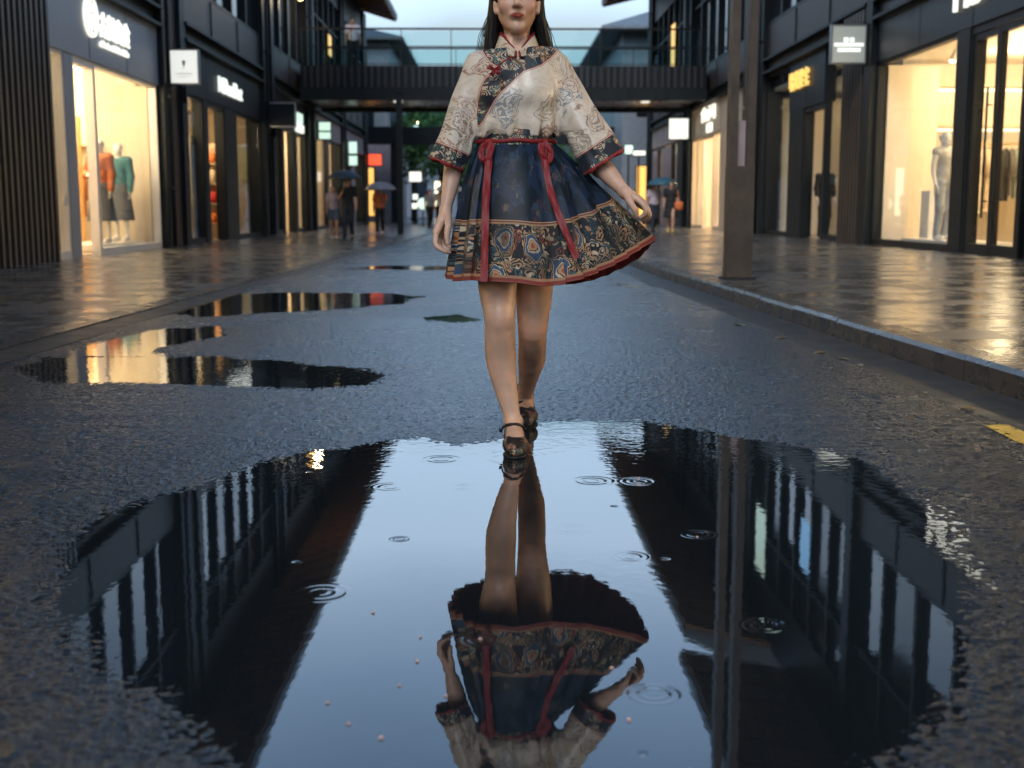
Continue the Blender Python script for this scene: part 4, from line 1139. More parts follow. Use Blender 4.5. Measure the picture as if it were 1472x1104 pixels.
holdL = dict(elL=(-.23,-.06,1.12), wrL=(-.13,-.20,1.25), fiL=(-.08,-.24,1.36))
stride = dict(knL=(-.085,-.14,.50), anL=(-.085,-.16,.09), toL=(-.09,-.30,.05), knR=(.085,.02,.48), anR=(.08,.22,.15), toR=(.085,.13,.035))
stride2 = dict(knR=(.085,-.14,.50), anR=(.085,-.16,.09), toR=(.09,-.30,.05), knL=(-.085,.02,.48), anL=(-.08,.22,.15), toL=(-.085,.13,.035))
blk = fabric('black_wear', (.014,.015,.018)); navyj = fabric('dark_jeans', (.02,.026,.04)); lav = fabric('lavender', (.42,.36,.42)); den = fabric('denim', (.08,.12,.19))
org = fabric('orange_wear', (.60,.16,.06)); tl = fabric('teal_wear', (.06,.16,.19)); grey = fabric('grey_wear', (.22,.24,.28)); wht = fabric('white_wear', (.62,.60,.58)); ylw = fabric('yellow_wear', (.62,.45,.05))
PG = 'passers-by down the street'
z0 = .03
def at(px, Y, z): p = W(px, 300, Y); return (float(p[0]), Y, z)
g = at(500, 31, .03)
figure('person', 'person in black T-shirt and dark trousers walking under the dark umbrella', 'person', g, 1.55, 0, shirt=blk, lower='trousers', lowmat=navyj, pose={**stride, **holdL}, shoes=blk, group=PG)
umbrella((g[0]-.075, g[1]-.24, 1.26), 1.76, .44, fabric('navy_umbrella', (.018,.034,.06), .5), 'dark navy umbrella held over the person in a black T-shirt', (.03,.05))
g = at(480, 31.4, .03)
figure('person', 'person in lavender top and short denim shorts beside the person in black', 'person', g, 1.36, .1, shirt=lav, lower='shorts', lowmat=den, pose=stride2, hair='long', shoes=wht, group=PG)
g = at(546, 38, .02)
figure('person', 'person in an orange top and black trousers under the grey umbrella', 'person', g, 1.45, 0, shirt=org, lower='trousers', lowmat=blk, pose={**stride, **holdR}, hair='long', shoes=wht, group=PG)
umbrella((g[0]+.07, g[1]-.22, 1.19), 1.63, .50, fabric('grey_umbrella', (.25,.26,.32), .5), 'pale grey umbrella over the person in an orange top', (-.02,.05))
g = at(940, 36, HR)
figure('person', 'person in pale lilac top and dark trousers, on the right pavement', 'person', g, 1.45, .2, shirt=lav, lower='trousers', lowmat=navyj, pose={**stride, **holdR}, hair='long', shoes=blk, group=PG)
umbrella((g[0]+.12, g[1]-.22, HR+1.18), HR+1.60, .46, fabric('teal_umbrella', (.03,.10,.14), .5), 'teal umbrella over the two people on the right', (.10,.05))
g = at(964, 35.5, HR)
figure('person', 'person in a black dress and yellow shoes on the right pavement', 'person', g, 1.47, -.2, shirt=blk, lower='skirt', lowmat=blk, pose=stride2, hair='long', shoes=ylw, skin=M['skin2'], group=PG)
# the orange shoulder bag
bx, by = g[0]+.22, g[1]-.1
sb = empty('shoulder_bag', (bx, by, HR+.75), 'orange shoulder bag at the side of the person in the black dress', 'bag')
MB().lathe((bx, by, HR+.64), [(.09,0),(.13,.06),(.13,.20),(.10,.26)], 14).build('bag_body', org, sb, True)
MB().tube([(bx, by-.08, HR+.89), (bx-.05, by-.04, HR+1.21), (bx-.02, by+.06, HR+1.21), (bx, by+.08, HR+.89)], .012, 6).build('strap', org, sb)
g = G(640, 331)
for i, (px, Y, sh, um, lb) in enumerate([(633, 46, wht, None, 'person in white far down the street by the green trees'), (618, 52, grey, None, 'person in grey far down the street, near the bright lamps')]):
    p = W(px, 320, Y); figure('person', lb, 'person', (p[0], Y, 0), 1.6, .3*i, shirt=sh, lower='trousers', lowmat=blk, pose=stride if i else {**stride2, **holdR}, hair='long', shoes=blk, h_=.012, group=PG)
p = W(633, 320, 46)
umbrella((p[0]+.10, 45.74, 1.3), 1.74, .55, fabric('pale_umbrella', (.45,.52,.60), .5), 'pale blue umbrella over the person in white, next to the trees', (.25,0))
p = W(507, 90, 42.3)
figure('person', 'person in pale pink shirt and dark trousers standing on the footbridge', 'person', (p[0], 42.5, 5.50), 1.72, .15, shirt=fabric('pink_shirt', (.85,.76,.80)), lower='trousers', lowmat=navyj, sleeve='short', pose=dict(wrL=(-.25,-.06,.9), wrR=(.24,-.05,.9)), hair='short', shoes=blk)
# mannequins
mg = 'shop window mannequins'
MW = M['mannequin']
figure('mannequin', 'white mannequin in silver grey top and trousers in the right shop window', 'mannequin', (fx(1,-.42), 21.0, HR+.152), 1.82, .45, skin=MW, shirt=fabric('silver', (.44,.44,.43), .35), lower='trousers', lowmat=fabric('silver_blue', (.33,.36,.40), .4), hair=None, sleeve='none', slim=.86, shoes=MW, group=mg, pose=dict(wrR=(.20,-.12,.98), fiR=(.13,-.17,.90)))
figure('mannequin', 'white mannequin in orange poncho top and grey skirt in the left window', 'mannequin', (W(146, 300, 22.3)[0], 22.3, .182), 1.86, -.3, skin=MW, shirt=fabric('rust', (.52,.13,.04)), lower='skirt', lowmat=fabric('slate', (.10,.11,.13)), skirtlen=.36, hair=None, sleeve='long', slim=.95, shoes=MW, group=mg, pose=dict(wrL=(-.14,-.18,1.08), fiL=(-.02,-.22,1.12), elL=(-.25,-.02,1.12)), coat=.3)
figure('mannequin', 'white mannequin in teal top and dark skirt, far end of the left window', 'mannequin', (W(173, 300, 23.6)[0], 23.6, .182), 1.86, -.2, skin=MW, shirt=fabric('teal_top', (.05,.16,.18)), lower='skirt', lowmat=fabric('slate', (.10,.11,.13)), skirtlen=.36, hair=None, sleeve='long', slim=.9, shoes=MW, group=mg, coat=.3)
figure('mannequin', 'white mannequin in beige trousers behind the left glass by the ribbed pier', 'mannequin', (W(77, 300, 19.35)[0], 19.35, .06), 1.84, -.2, skin=MW, shirt=fabric('beige', (.55,.46,.35)), lower='trousers', lowmat=fabric('stone', (.50,.45,.38)), hair=None, sleeve='none', slim=.85, shoes=MW, group=mg)
figure('mannequin', 'dark dressed mannequin standing in the doorway under the yellow sign', 'mannequin', (W(1170, 300, 28.2)[0]+.35, 28.6, HR+.02), 1.72, .3, skin=M['wallwarm'], shirt=blk, lower='trousers', lowmat=blk, hair=None, sleeve='long', slim=.9, shoes=blk, group=mg)
# ------------------------------------------------------------------ the woman walking through the puddle
def cut(S, p, nrm, rad):
    p = np.array(p, float); nrm = np.array(nrm, float)/np.linalg.norm(nrm)
    sl, g = S.win(p-rad, p+rad)
    q = (g[0]-p[0])*nrm[0]+(g[1]-p[1])*nrm[1]+(g[2]-p[2])*nrm[2]
    S.d[sl] = np.maximum(S.d[sl], np.where(q > -.03, q, S.d[sl]).astype(np.float32))
YB = 4.15
def Q(px, py, dy=0.): return W(px, py, YB+dy)
HC = Q(743, 0, -.01)                                     # eye level, middle of the head
S = SDF((-.29, 3.80, -.01), (.60, 4.76, 1.70), .0034)
# legs
def leg(S, hip, th, kn, ca, sh, an, rr, i=0.):
    S.path([hip, th, kn, ca, sh, an], [r+i for r in rr], .02)
hipR, hipL = Q(716,235,.01), Q(768,235,.03)
R_ = [hipR, Q(715,395,-.06), W(718.5,456,4.04), W(720,512,4.08), W(728,562,4.08), W(738,604,4.06)]
L_ = [hipL, Q(768,400,.01), W(765.5,474,4.17), W(764.5,512,4.33), W(759,546,4.47), W(753.5,573,4.585)]
leg(S, *R_, (.078,.0675,.0525,.0520,.0385,.0250)); leg(S, *L_, (.078,.0665,.0505,.0495,.0355,.0245))
for K_ in (R_, L_):
    S.ell(K_[2]+(0,-.030,.004), (.026,.026,.034), .035)
    S.ell(K_[3]+(0,.022,.012), (.036,.036,.070), .03)
# feet
fx0 = float(W(741.5, 640, 3.95)[0])
ballR, toeR, heelR = np.array((fx0,3.955,.033)), np.array((fx0+.002,3.905,.026)), np.array((fx0-.004,4.085,.036))
S.cone(R_[5], heelR, .0255, .027, .012); S.cone(R_[5]+(0,-.008,-.014), ballR+(0,0,.004), .0245, .026, .015); S.cone(heelR, ballR, .026, .029, .03); S.cone(ballR+(-.014,0,0), toeR+(-.010,0,0), .024, .019, .02); S.cone(ballR+(.014,0,0), toeR+(.008,.01,0), .022, .017, .02)
for sg in (-1, 1): S.ell(R_[5]+(sg*.0235,.010,-.006), (.011,.014,.014), .012)
bx_ = float(W(757.5, 605, 4.5)[0])
ballL, toeL, heelL = np.array((bx_,4.515,.034)), np.array((bx_+.003,4.465,.024)), np.array((bx_-.006,4.625,.105))
S.cone(L_[5], heelL, .0255, .026, .012); S.cone(L_[5]+(0,-.008,-.014), ballL+(0,0,.004), .0245, .025, .015); S.cone(heelL, ballL, .026, .028, .03); S.cone(ballL+(-.012,0,0), toeL+(-.008,0,0), .023, .018, .02); S.cone(ballL+(.012,0,0), toeL+(.008,.01,0), .021, .016, .02)
# trunk (under the clothes)
pel = Q(742,228,.02)
S.cone(hipR+(0,0,.0), hipL+(0,0,.0), .080, .080, .02, sq=(1,.9,1)); S.cone(pel, Q(743,190,.01), .095, .095, .02, sq=(1,.85,1)); S.cone(Q(743,190,.01), Q(744,125,.01), .098, .112, .05, sq=(1,.8,1))
S.cone(Q(706,100,.01), Q(786,100,.01), .042, .042, .04); S.cone(Q(744,112,.02), Q(743.5,74,.02), .07, .053, .05)
# arms
sR, sL = Q(694,102,.01), Q(797,102,.01)
eR, wR = Q(658,214,.04), Q(640.5,302,-.03)
eL, wL = Q(853,226,.02), W(899,277,4.06)
S.path([sR, eR, eR*.6+wR*.4+(.0,.004,0), wR], [.042,.034,.0325,.0180], .02)
S.path([sL, eL, eL*.6+wL*.4, wL], [.042,.035,.0335,.0190], .02)
# her right hand, hanging relaxed, thumb towards the camera
def H(px, py, Y): return W(px, py, Y)
kn = [H(627.5,334,4.075), H(630.5,337.5,4.095), H(634,339.5,4.115), H(638,340,4.13)]
for i, k_ in enumerate(kn):
    S.cone(wR+(0,.006*(i-1),0), k_, .0175, .0130, .010)
fing = [[kn[0], H(626.5,350,4.06), H(632,357,4.052), H(641,362,4.05)],
        [kn[1], H(631,353,4.085), H(638,360,4.075), H(646.5,362.5,4.07)],
        [kn[2], H(636,353,4.105), H(642.5,358.5,4.10), H(650,358.5,4.095)],
        [kn[3], H(641,351,4.125), H(646,355,4.12), H(651.5,354,4.115)]]
for i, fg in enumerate(fing): S.path(fg, ((.0098,.0092,.0086,.0070) if i < 3 else (.0085,.008,.0075,.006)), .003)
S.path([wR+(.006,-.012,-.012), H(644.5,322,4.055), H(642.5,338,4.04), H(643.5,350,4.036)], [.0145,.0120,.0098,.0076], .006)
# her left hand, pinching the raised skirt
kn = [H(914,285,4.035), H(920,288,4.05), H(924,292,4.066), H(926,297,4.08)]
for i, k_ in enumerate(kn): S.cone(wL+(0,.006*(i-1),0), k_, .0185, .0135, .010)
fing = [[kn[0]+(0,-.004,0), H(926,296,4.018), H(928,306,4.02), H(919.5,313.5,4.035)],
        [kn[1], H(930.5,300,4.035), H(931.5,309,4.038), H(924,316.5,4.05)],
        [kn[2], H(932.5,305,4.055), H(932,313,4.058), H(926,319,4.068)],
        [kn[3], H(932,309,4.075), H(930,316,4.08), H(925.5,320,4.085)]]
for i, fg in enumerate(fing): S.path(fg, ((.0100,.0094,.0088,.0072) if i < 3 else (.0086,.0082,.0077,.0064)), .003)
S.path([wL+(.004,-.014,-.006), H(905,289,4.02), H(911.5,300,4.01), H(915.5,311,4.02)], [.0145,.0125,.0100,.0078], .006)
# neck and head
c = HC
S.cone(c+(0,.022,-.085), c+(.0,.03,-.20), .0420, .046, .015); S.cone(c+(-.022,-.012,-.13), c+(-.006,-.035,-.215), .010, .010, .02); S.cone(c+(.022,-.012,-.13), c+(.006,-.035,-.215), .010, .010, .02)
S.ell(c+(0,.025,.035), (.0725,.092,.095), .02); S.ell(c+(0,-.012,-.030), (.0585,.066,.082), .02)
S.cone(c+(-.045,.010,-.052), c+(-.007,-.054,-.096), .0140, .0125, .018); S.cone(c+(.045,.010,-.052), c+(.007,-.054,-.096), .0140, .0125, .018)
S.ell(c+(0,-.060,-.093), (.015,.016,.0155), .016)
for sg in (-1, 1):
    S.ell(c+(sg*.036,-.050,-.026), (.022,.020,.022), .018)                 # cheek
    S.ell(c+(sg*.0315,-.0865,.000), (.019,.012,.011), .010, 's')           # eye socket
    S.ell(c+(sg*.0315,-.0640,.000), (.0150,.0125,.0105), .003)             # eye
    S.cone(c+(sg*.016,-.080,.021), c+(sg*.046,-.066,.022), .007, .006, .012)  # brow ridge
    S.ell(c+(sg*.0700,.018,-.012), (.010,.020,.032), .006)                 # ear
    S.ell(c+(sg*.0680,.008,-.036), (.008,.009,.010), .005)
S.cone(c+(0,-.076,.012), c+(0,-.0965,-.024), .0085, .0105, .012); S.ell(c+(0,-.097,-.0275), (.0105,.0105,.009), .006)
for sg in (-1, 1):
    S.ell(c+(sg*.0115,-.0865,-.031), (.0078,.0095,.0070), .005); S.ell(c+(sg*.0065,-.0905,-.0385), (.0036,.0045,.003), .002, 's')
S.ell(c+(0,-.074,-.058), (.024,.011,.016), .012)                            # muzzle
S.ell(c+(0,-.0845,-.0420), (.0045,.006,.008), .004, 's')                    # philtrum
for sg in (-1, 1): S.cone(c+(0,-.0885,-.0552), c+(sg*.0215,-.0760,-.0595), .0038, .0018, .004)
for sg in (-1, 1): S.cone(c+(0,-.0870,-.0648), c+(sg*.0175,-.0770,-.0618), .0046, .0022, .004)
S.cone(c+(-.019,-.0870,-.0597), c+(.019,-.0870,-.0597), .0014, .0014, .002, 's')
S.ell(c+(0,-.0800,-.078), (.014,.007,.0055), .007, 's')
v, f = S.mesh(); del S
v = relax(v, f, 1, .35)
hero = mesh_obj('person', v, f, M['skin'], None, True)
tag(hero, 'woman in cream embroidered blouse and navy pleated skirt walking through the foreground puddle', 'person')
d = v-c
front = d[:,1] < -.035
u_ = d[:,0]; w_ = d[:,2]
# lips: the bow of the upper lip and the rounded lower lip
au = np.abs(u_)
top = -.0502-.0026*np.exp(-(u_/.0035)**2)-.0105*np.clip(au/.0245, 0, 1)**1.5
bot = -.0705+.0098*np.clip(au/.0245, 0, 1)**2
lip = front*np.clip((top-w_)/.0022+.5, 0, 1)*np.clip((w_-bot)/.0022+.5, 0, 1)*(au < .025)
attr(hero, 'lip', lip)
attr(hero, 'eyewhite', front*np.clip(1.2-(((au-.0315)/.0135)**2+(w_/.0055)**2), 0, 1))
brow = front*np.clip(1-np.abs(w_-(.021+.004*np.sin(np.clip((au-.014)/.034, 0, 1)*3)))/.0026, 0, 1)*(au > .013)*(au < .049)
lash = front*np.clip(1-np.abs(w_-(.006-.10*(au-.0315)**2*30*.1))/.0022, 0, 1)*(np.abs(au-.0315) < .015)
iris = front*(((au-.0315)**2+(w_)**2) < .0052**2)
nos = front*np.exp(-(((au-.0068)/.0032)**2+((w_+.0385)/.0024)**2))*.0
attr(hero, 'brow', np.clip(np.maximum(np.maximum(np.maximum(brow, lash), iris), nos)*(w_ > -.046), 0, 1))
knee = 0
for kp in (R_[2], L_[2]): knee = knee+np.exp(-(np.linalg.norm(v-(kp+np.array((0,-.04,-.01))), axis=1)/.04)**2)*.35
attr(hero, 'blush', np.clip(np.exp(-((au-.040)**2/.0004+(w_+.030)**2/.0005))*front*.55+knee*.25, 0, 1))

# ---------------------------------------------------- embroidered cloth
def embroidery(n, vec, scale, base, hues, warp=.5, dens=.5, flat=True):
    """swirling thread-work: coloured cells with ringed outlines on a dark ground; returns colour and relief"""
    nz = n('ShaderNodeTexNoise', {'Vector': vec, 'Scale': scale*.6, 'Detail': 2.})
    off = n('ShaderNodeVectorMath', {0: nz.outputs['Color'], 1: (.5,.5,.5)}, operation='SUBTRACT').outputs[0]
    off = n('ShaderNodeVectorMath', {0: off, 'Scale': warp/scale*2}, operation='SCALE').outputs[0]
    pv = n('ShaderNodeVectorMath', {0: vec, 1: off}, operation='ADD').outputs[0]
    vo = n('ShaderNodeTexVoronoi', {'Vector': pv, 'Scale': scale}, voronoi_dimensions='2D' if flat else '3D')
    vd = n('ShaderNodeTexVoronoi', {'Vector': pv, 'Scale': scale*2.3}, voronoi_dimensions='2D' if flat else '3D')
    d = vo.outputs['Distance']
    rings = n.math('SINE', n.math('MULTIPLY', d, 26.))
    hue = n('ShaderNodeSeparateColor', {0: vo.outputs['Color']}).outputs[0]
    st = [(i/len(hues), h) for i, h in enumerate(hues)]
    col = n.ramp(hue, st, 'CONSTANT')
    hue2 = n('ShaderNodeSeparateColor', {0: vd.outputs['Color']}).outputs[1]
    col2 = n.ramp(hue2, [(i/len(hues), h) for i, h in enumerate(hues[::-1])], 'CONSTANT')
    line = n.step(rings, -.1, .35)
    c = n.mix(line, base, col)
    petals = n.step(vd.outputs['Distance'], .42, .30)
    c = n.mix(n.math('MULTIPLY', petals, n.step(hue2, .45, .5)), c, col2)
    gate = n.step(nz.outputs[0], dens, dens+.04) if dens > 0 else None
    if gate is not None: c = n.mix(gate, base, c)
    return c, n.math('ADD', line, petals)
CREAM, PEACH, RUST, TEAL, BLUE, NAVY, GOLD, RED = (.50,.41,.29), (.42,.23,.13), (.26,.07,.035), (.035,.095,.105), (.035,.075,.16), (.007,.013,.024), (.30,.19,.07), (.26,.014,.016)
def finish(nt, n, out, c, hgt, rough, sheen=.0, spec=.5, dist=.0007, aniso=0.):
    tc = n('ShaderNodeTexCoord').outputs['Object']
    wv_ = n('ShaderNodeTexNoise', {'Vector': tc, 'Scale': 700., 'Detail': 1.}).outputs[0]
    h = n.math('ADD', n.math('MULTIPLY', hgt, 1.), n.math('MULTIPLY', wv_, .35)) if hgt is not None else wv_
    bp = n('ShaderNodeBump', {'Height': h, 'Strength': .7, 'Distance': dist}).outputs[0]
    b = n('ShaderNodeBsdfPrincipled', {'Base Color': c, 'Roughness': rough, 'Sheen Weight': sheen, 'Specular IOR Level': spec, 'Normal': bp})
    nt.links.new(b.outputs[0], out.inputs[0])
def blouse_mat():
    m, nt, out = new_mat('cream_satin_embroidered'); n = N(nt)
    tc = n('ShaderNodeTexCoord').outputs['Object']
    sx = n('ShaderNodeSeparateXYZ', {0: tc})
    fl = n('ShaderNodeCombineXYZ', {0: n.math('ADD', sx.outputs[0], n.math('MULTIPLY', sx.outputs[1], .4)), 1: sx.outputs[2], 2: 0.}).outputs[0]
    # scattered figures: one per cell, drawn as warped ringed strokes
    nz = n('ShaderNodeTexNoise', {'Vector': fl, 'Scale': 14., 'Detail': 2.})
    off = n('ShaderNodeVectorMath', {0: n('ShaderNodeVectorMath', {0: nz.outputs['Color'], 1: (.5,.5,.5)}, operation='SUBTRACT').outputs[0], 'Scale': .13}, operation='SCALE').outputs[0]
    pv = n('ShaderNodeVectorMath', {0: fl, 1: off}, operation='ADD').outputs[0]
    vo = n('ShaderNodeTexVoronoi', {'Vector': pv, 'Scale': 9.2, 'Randomness': .85}, voronoi_dimensions='2D')
    d = vo.outputs['Distance']
    spotm = n.step(d, .50, .40)
    det = n('ShaderNodeTexNoise', {'Vector': pv, 'Scale': 60., 'Detail': 2.}).outputs[0]
    lines = n.step(n.math('SINE', n.math('ADD', n.math('MULTIPLY', d, 48.), n.math('MULTIPLY', det, 16.))), .0, .5)
    hue = n('ShaderNodeSeparateColor', {0: vo.outputs['Color']})
    fc = n.ramp(hue.outputs[0], [(0,(.20,.11,.06)),(.22,(.13,.17,.22)),(.42,(.32,.16,.09)),(.60,(.24,.20,.15)),(.78,(.16,.19,.22)),(.92,(.26,.10,.06))], 'CONSTANT')
    on = n.step(hue.outputs[1], .10, .14)
    msk = n.math('MULTIPLY', n.math('MULTIPLY', spotm, n.math('ADD', n.math('MULTIPLY', lines, .68), .10)), on)
    big = n('ShaderNodeTexNoise', {'Vector': tc, 'Scale': 7., 'Detail': 3.}).outputs[0]
    br_ = n('ShaderNodeTexVoronoi', {'Vector': pv, 'Scale': 46.}, voronoi_dimensions='2D').outputs['Distance']
    cr = n.mix(n.math('MULTIPLY', n.step(br_, .30, .26), .35), n.mix(big, (.62,.55,.46), (.74,.67,.57)), (.52,.41,.29))
    c = n.mix(msk, cr, fc)
    # dark floral bands (yoke, lapel, cuffs): distance to the band edge is stored on the cloth
    sd = n('ShaderNodeAttribute', attribute_name='band').outputs['Fac']
    rd = n('ShaderNodeAttribute', attribute_name='edge').outputs['Fac']
    bc, bh = embroidery(n, fl, 34., NAVY, [CREAM, TEAL, CREAM, PEACH, (.16,.20,.15), GOLD, CREAM], .55, .46)
    c = n.mix(n.step(sd, .0085, .0080), c, (.34,.16,.12)); c = n.mix(n.step(sd, .0062, .0057), c, (.66,.56,.45))
    c = n.mix(n.step(sd, .0038, .0033), c, RED); c = n.mix(n.step(sd, .0008, .0003), c, bc)
    c = n.mix(n.step(rd, .010, .0095), c, RED)
    rg = n.math('ADD', n.math('MULTIPLY', n.step(sd, .008, 0.), .25), .33)
    finish(nt, n, out, c, n.math('MULTIPLY', msk, .5), rg, .1, .5, .0006)
    return m
M['blouse'] = blouse_mat()
def skirt_mat():
    m, nt, out = new_mat('navy_satin_skirt'); n = N(nt)
    uv = n('ShaderNodeUVMap', uv_map='UVMap').outputs[0]
    sp = n('ShaderNodeSeparateXYZ', {0: uv})
    t = sp.outputs[1]
    uvw = n('ShaderNodeMapping', {'Vector': uv, 'Scale': (1., .37, 1.)}).outputs[0]
    tc = n('ShaderNodeTexCoord').outputs['Object']
    big = n('ShaderNodeTexNoise', {'Vector': uvw, 'Scale': 18., 'Detail': 3.}).outputs[0]
    nav = n.mix(big, (.0015,.005,.009), (.006,.018,.032))
    sprig, sh = embroidery(n, uvw, 24., (.010,.022,.048), [(.02,.04,.06),(.02,.045,.08),(.10,.07,.05),(.012,.025,.05),(.06,.03,.022)], .8, .53)
    nav = n.mix(n.step(big, .46, .52), nav, sprig)
    bd, bh = embroidery(n, uvw, 33., (.010,.012,.016), [CREAM, PEACH, (.30,.24,.16), TEAL, (.012,.02,.035), RUST, (.36,.24,.14), (.05,.10,.13), (.012,.014,.018)], .9, 0)
    # larger medallions worked in rings among the small scrolls
    wz = n('ShaderNodeTexNoise', {'Vector': uvw, 'Scale': 26., 'Detail': 3.})
    mo = n('ShaderNodeVectorMath', {0: n('ShaderNodeVectorMath', {0: wz.outputs['Color'], 1: (.5,.5,.5)}, operation='SUBTRACT').outputs[0], 'Scale': .045}, operation='SCALE').outputs[0]
    mv = n('ShaderNodeTexVoronoi', {'Vector': n('ShaderNodeVectorMath', {0: uvw, 1: mo}, operation='ADD').outputs[0], 'Scale': 9.}, voronoi_dimensions='2D')
    mr = n.ramp(mv.outputs['Distance'], [(0.,RUST),(.07,PEACH),(.13,(.01,.014,.02)),(.15,CREAM),(.19,BLUE),(.25,(.05,.10,.14)),(.28,CREAM),(.30,(.01,.012,.016)),(.33,PEACH)], 'CONSTANT')
    bd = n.mix(n.math('MULTIPLY', n.step(mv.outputs['Distance'], .352, .348), n.step(n('ShaderNodeSeparateColor', {0: mv.outputs['Color']}).outputs[0], .40, .42)), bd, mr)
    # unevenly worn thread: darker and lighter passages
    wear = n('ShaderNodeTexNoise', {'Vector': uvw, 'Scale': 7., 'Detail': 4.}).outputs[0]
    bd = n.mix(n.math('MULTIPLY', n.step(wear, .42, .62), .72), bd, (.012,.015,.018))
    c = n.mix(n.step(t, .565, .568), nav, PEACH); c = n.mix(n.step(t, .572, .575), c, (.10,.03,.025)); c = n.mix(n.step(t, .581, .584), c, (.32,.20,.11))
    c = n.mix(n.step(t, .594, .597), c, bd)
    c = n.mix(n.step(t, .953, .956), c, (.32,.18,.10)); c = n.mix(n.step(t, .972, .975), c, (.20,.035,.03))
    rg = n.math('ADD', n.math('MULTIPLY', n.step(t, .58, .6), .12), .43)
    finish(nt, n, out, c, n.math('MULTIPLY', bh, n.step(t, .58, .6)), rg, .0, .22, .0007)
    return m
M['skirt'] = skirt_mat()
def band_mat():
    m, nt, out = new_mat('floral_navy_band'); n = N(nt)
    tc = n('ShaderNodeTexCoord').outputs['Object']
    sx = n('ShaderNodeSeparateXYZ', {0: tc})
    fl = n('ShaderNodeCombineXYZ', {0: n.math('ADD', sx.outputs[0], n.math('MULTIPLY', sx.outputs[1], .5)), 1: sx.outputs[2], 2: 0.}).outputs[0]
    bc, bh = embroidery(n, fl, 40., NAVY, [CREAM, TEAL, PEACH, CREAM, GOLD, (.16,.20,.15)], .55, .46)
    finish(nt, n, out, bc, bh, .5); return m
M['band'] = band_mat()
def collar_mat():
    m, nt, out = new_mat('cream_collar'); n = N(nt)
    tc = n('ShaderNodeTexCoord').outputs['Object']
    sx = n('ShaderNodeSeparateXYZ', {0: tc})
    fl = n('ShaderNodeCombineXYZ', {0: n.math('ADD', sx.outputs[0], n.math('MULTIPLY', sx.outputs[1], .5)), 1: sx.outputs[2], 2: 0.}).outputs[0]
    bc, bh = embroidery(n, fl, 46., (.60,.52,.40), [(.60,.52,.40), (.42,.24,.12), (.60,.52,.40), (.40,.06,.06), (.30,.26,.14)], .6, .5)
    finish(nt, n, out, bc, bh, .45); return m
M['collar'] = collar_mat()
M['red'] = mat('red_ribbon', (.20,.008,.012), .5, 0, var=.12, scale=20, bump=.0006, bscale=500)
M['lining'] = mat('red_lining', (.20,.012,.014), .5, 0, var=.2, scale=12)
M['shoe'] = mat('black_shoe_satin', (.012,.012,.014), .45, 0, var=.2, scale=40)

# ---------------------------------------------------- blouse
S = SDF((-.27,3.96,.88), (.52,4.36,1.47), .003)
cR, aR = Q(642,238,-.005), np.array((-.37,0,-.93)); cL, aL = Q(866,236,-.03), np.array((.54,.0,-.84))
aR /= np.linalg.norm(aR); aL /= np.linalg.norm(aL)
hR, hL = Q(695,99,.012), Q(795,99,.012)
S.cone(Q(744,112,.01), Q(744,186,.01), .140, .134, .03, sq=(1,.72,1))
S.cone(Q(700,97,.015), Q(789,97,.015), .054, .054, .05); S.cone(Q(744,92,.02), Q(744,108,.015), .085, .110, .05, sq=(1,.8,1))
S.ell(Q(716,137,-.055), (.060,.058,.062), .06); S.ell(Q(772,137,-.055), (.060,.058,.062), .06)
S.cone(Q(728,180,.005), Q(760,180,.005), .109, .109, .05, sq=(1,.90,.6))                # fullness bloused over the waistband
S.zclip(float(Q(744,196)[2]), True)
S.cone(hR, cR+aR*.03, .057, .0655, .035, sq=(1,.82,1)); S.cone(hL, cL+aL*.03, .057, .080, .035, sq=(1,.78,1))
cut(S, cR, aR, .125); cut(S, cL, aL, .135)
for h_, c_, a_, r0, r1, sq_ in ((hR, cR, aR, .057, .0655, .82), (hL, cL, aL, .057, .080, .78)):
    e_ = c_+a_*.03-h_; Ls = np.linalg.norm(e_); e_ = e_/Ls                       # hollow inside of the sleeve
    ra_ = r0+(r1-r0)*(Ls-.14)/Ls-.0075; rb_ = r1-.0075
    S.cone(h_+e_*(Ls-.14), h_+e_*(Ls+.03), ra_, rb_+.002, 0, 's', sq=(1,sq_,1))
S.zclip(float(Q(744,70)[2]))
S.cone(Q(743.5,40,.022), Q(743.5,80,.016), .064, .068, 0, 's'); S.cone(Q(743.5,60,-.05), Q(743.5,76,-.095), .036, .030, .004, 's')
v, f = S.mesh(); del S
v = relax(v, f, 2, .4)
nr = normals(v, f)
# cloth folds: diagonal drag lines on the sleeves, soft gathers above the waist
fold = np.zeros(len(v))
def fold_noise(pt, dirn, sc, st, seed):
    dirn = np.array(dirn)/np.linalg.norm(dirn); al = pt@dirn; pr = pt-np.outer(al, dirn)
    return vnoise(pr[:,0]*sc+pr[:,1]*sc*.7+3, al*st+pr[:,1]*2+pr[:,2]*sc*.8, seed)
slR = np.clip((Q(690,0)[0]-v[:,0])/.03, 0, 1); slL = np.clip((v[:,0]-Q(800,0)[0])/.03, 0, 1)
fold += slR*fold_noise(v, aR, 42, 5, 3)*.017+slL*fold_noise(v, aL, 38, 5, 4)*.020
tw = (1-slR)*(1-slL); zz = (v[:,2]-Q(744,196)[2])
fold += tw*np.exp(-zz/.05)*(vnoise(v[:,0]*55+v[:,1]*20, zz*4, 6))*.034+tw*fold_noise(v, (.5,0,.8), 22, 4, 7)*.016
v = v+nr*fold[:,None]; v = relax(v, f, 1, .4)
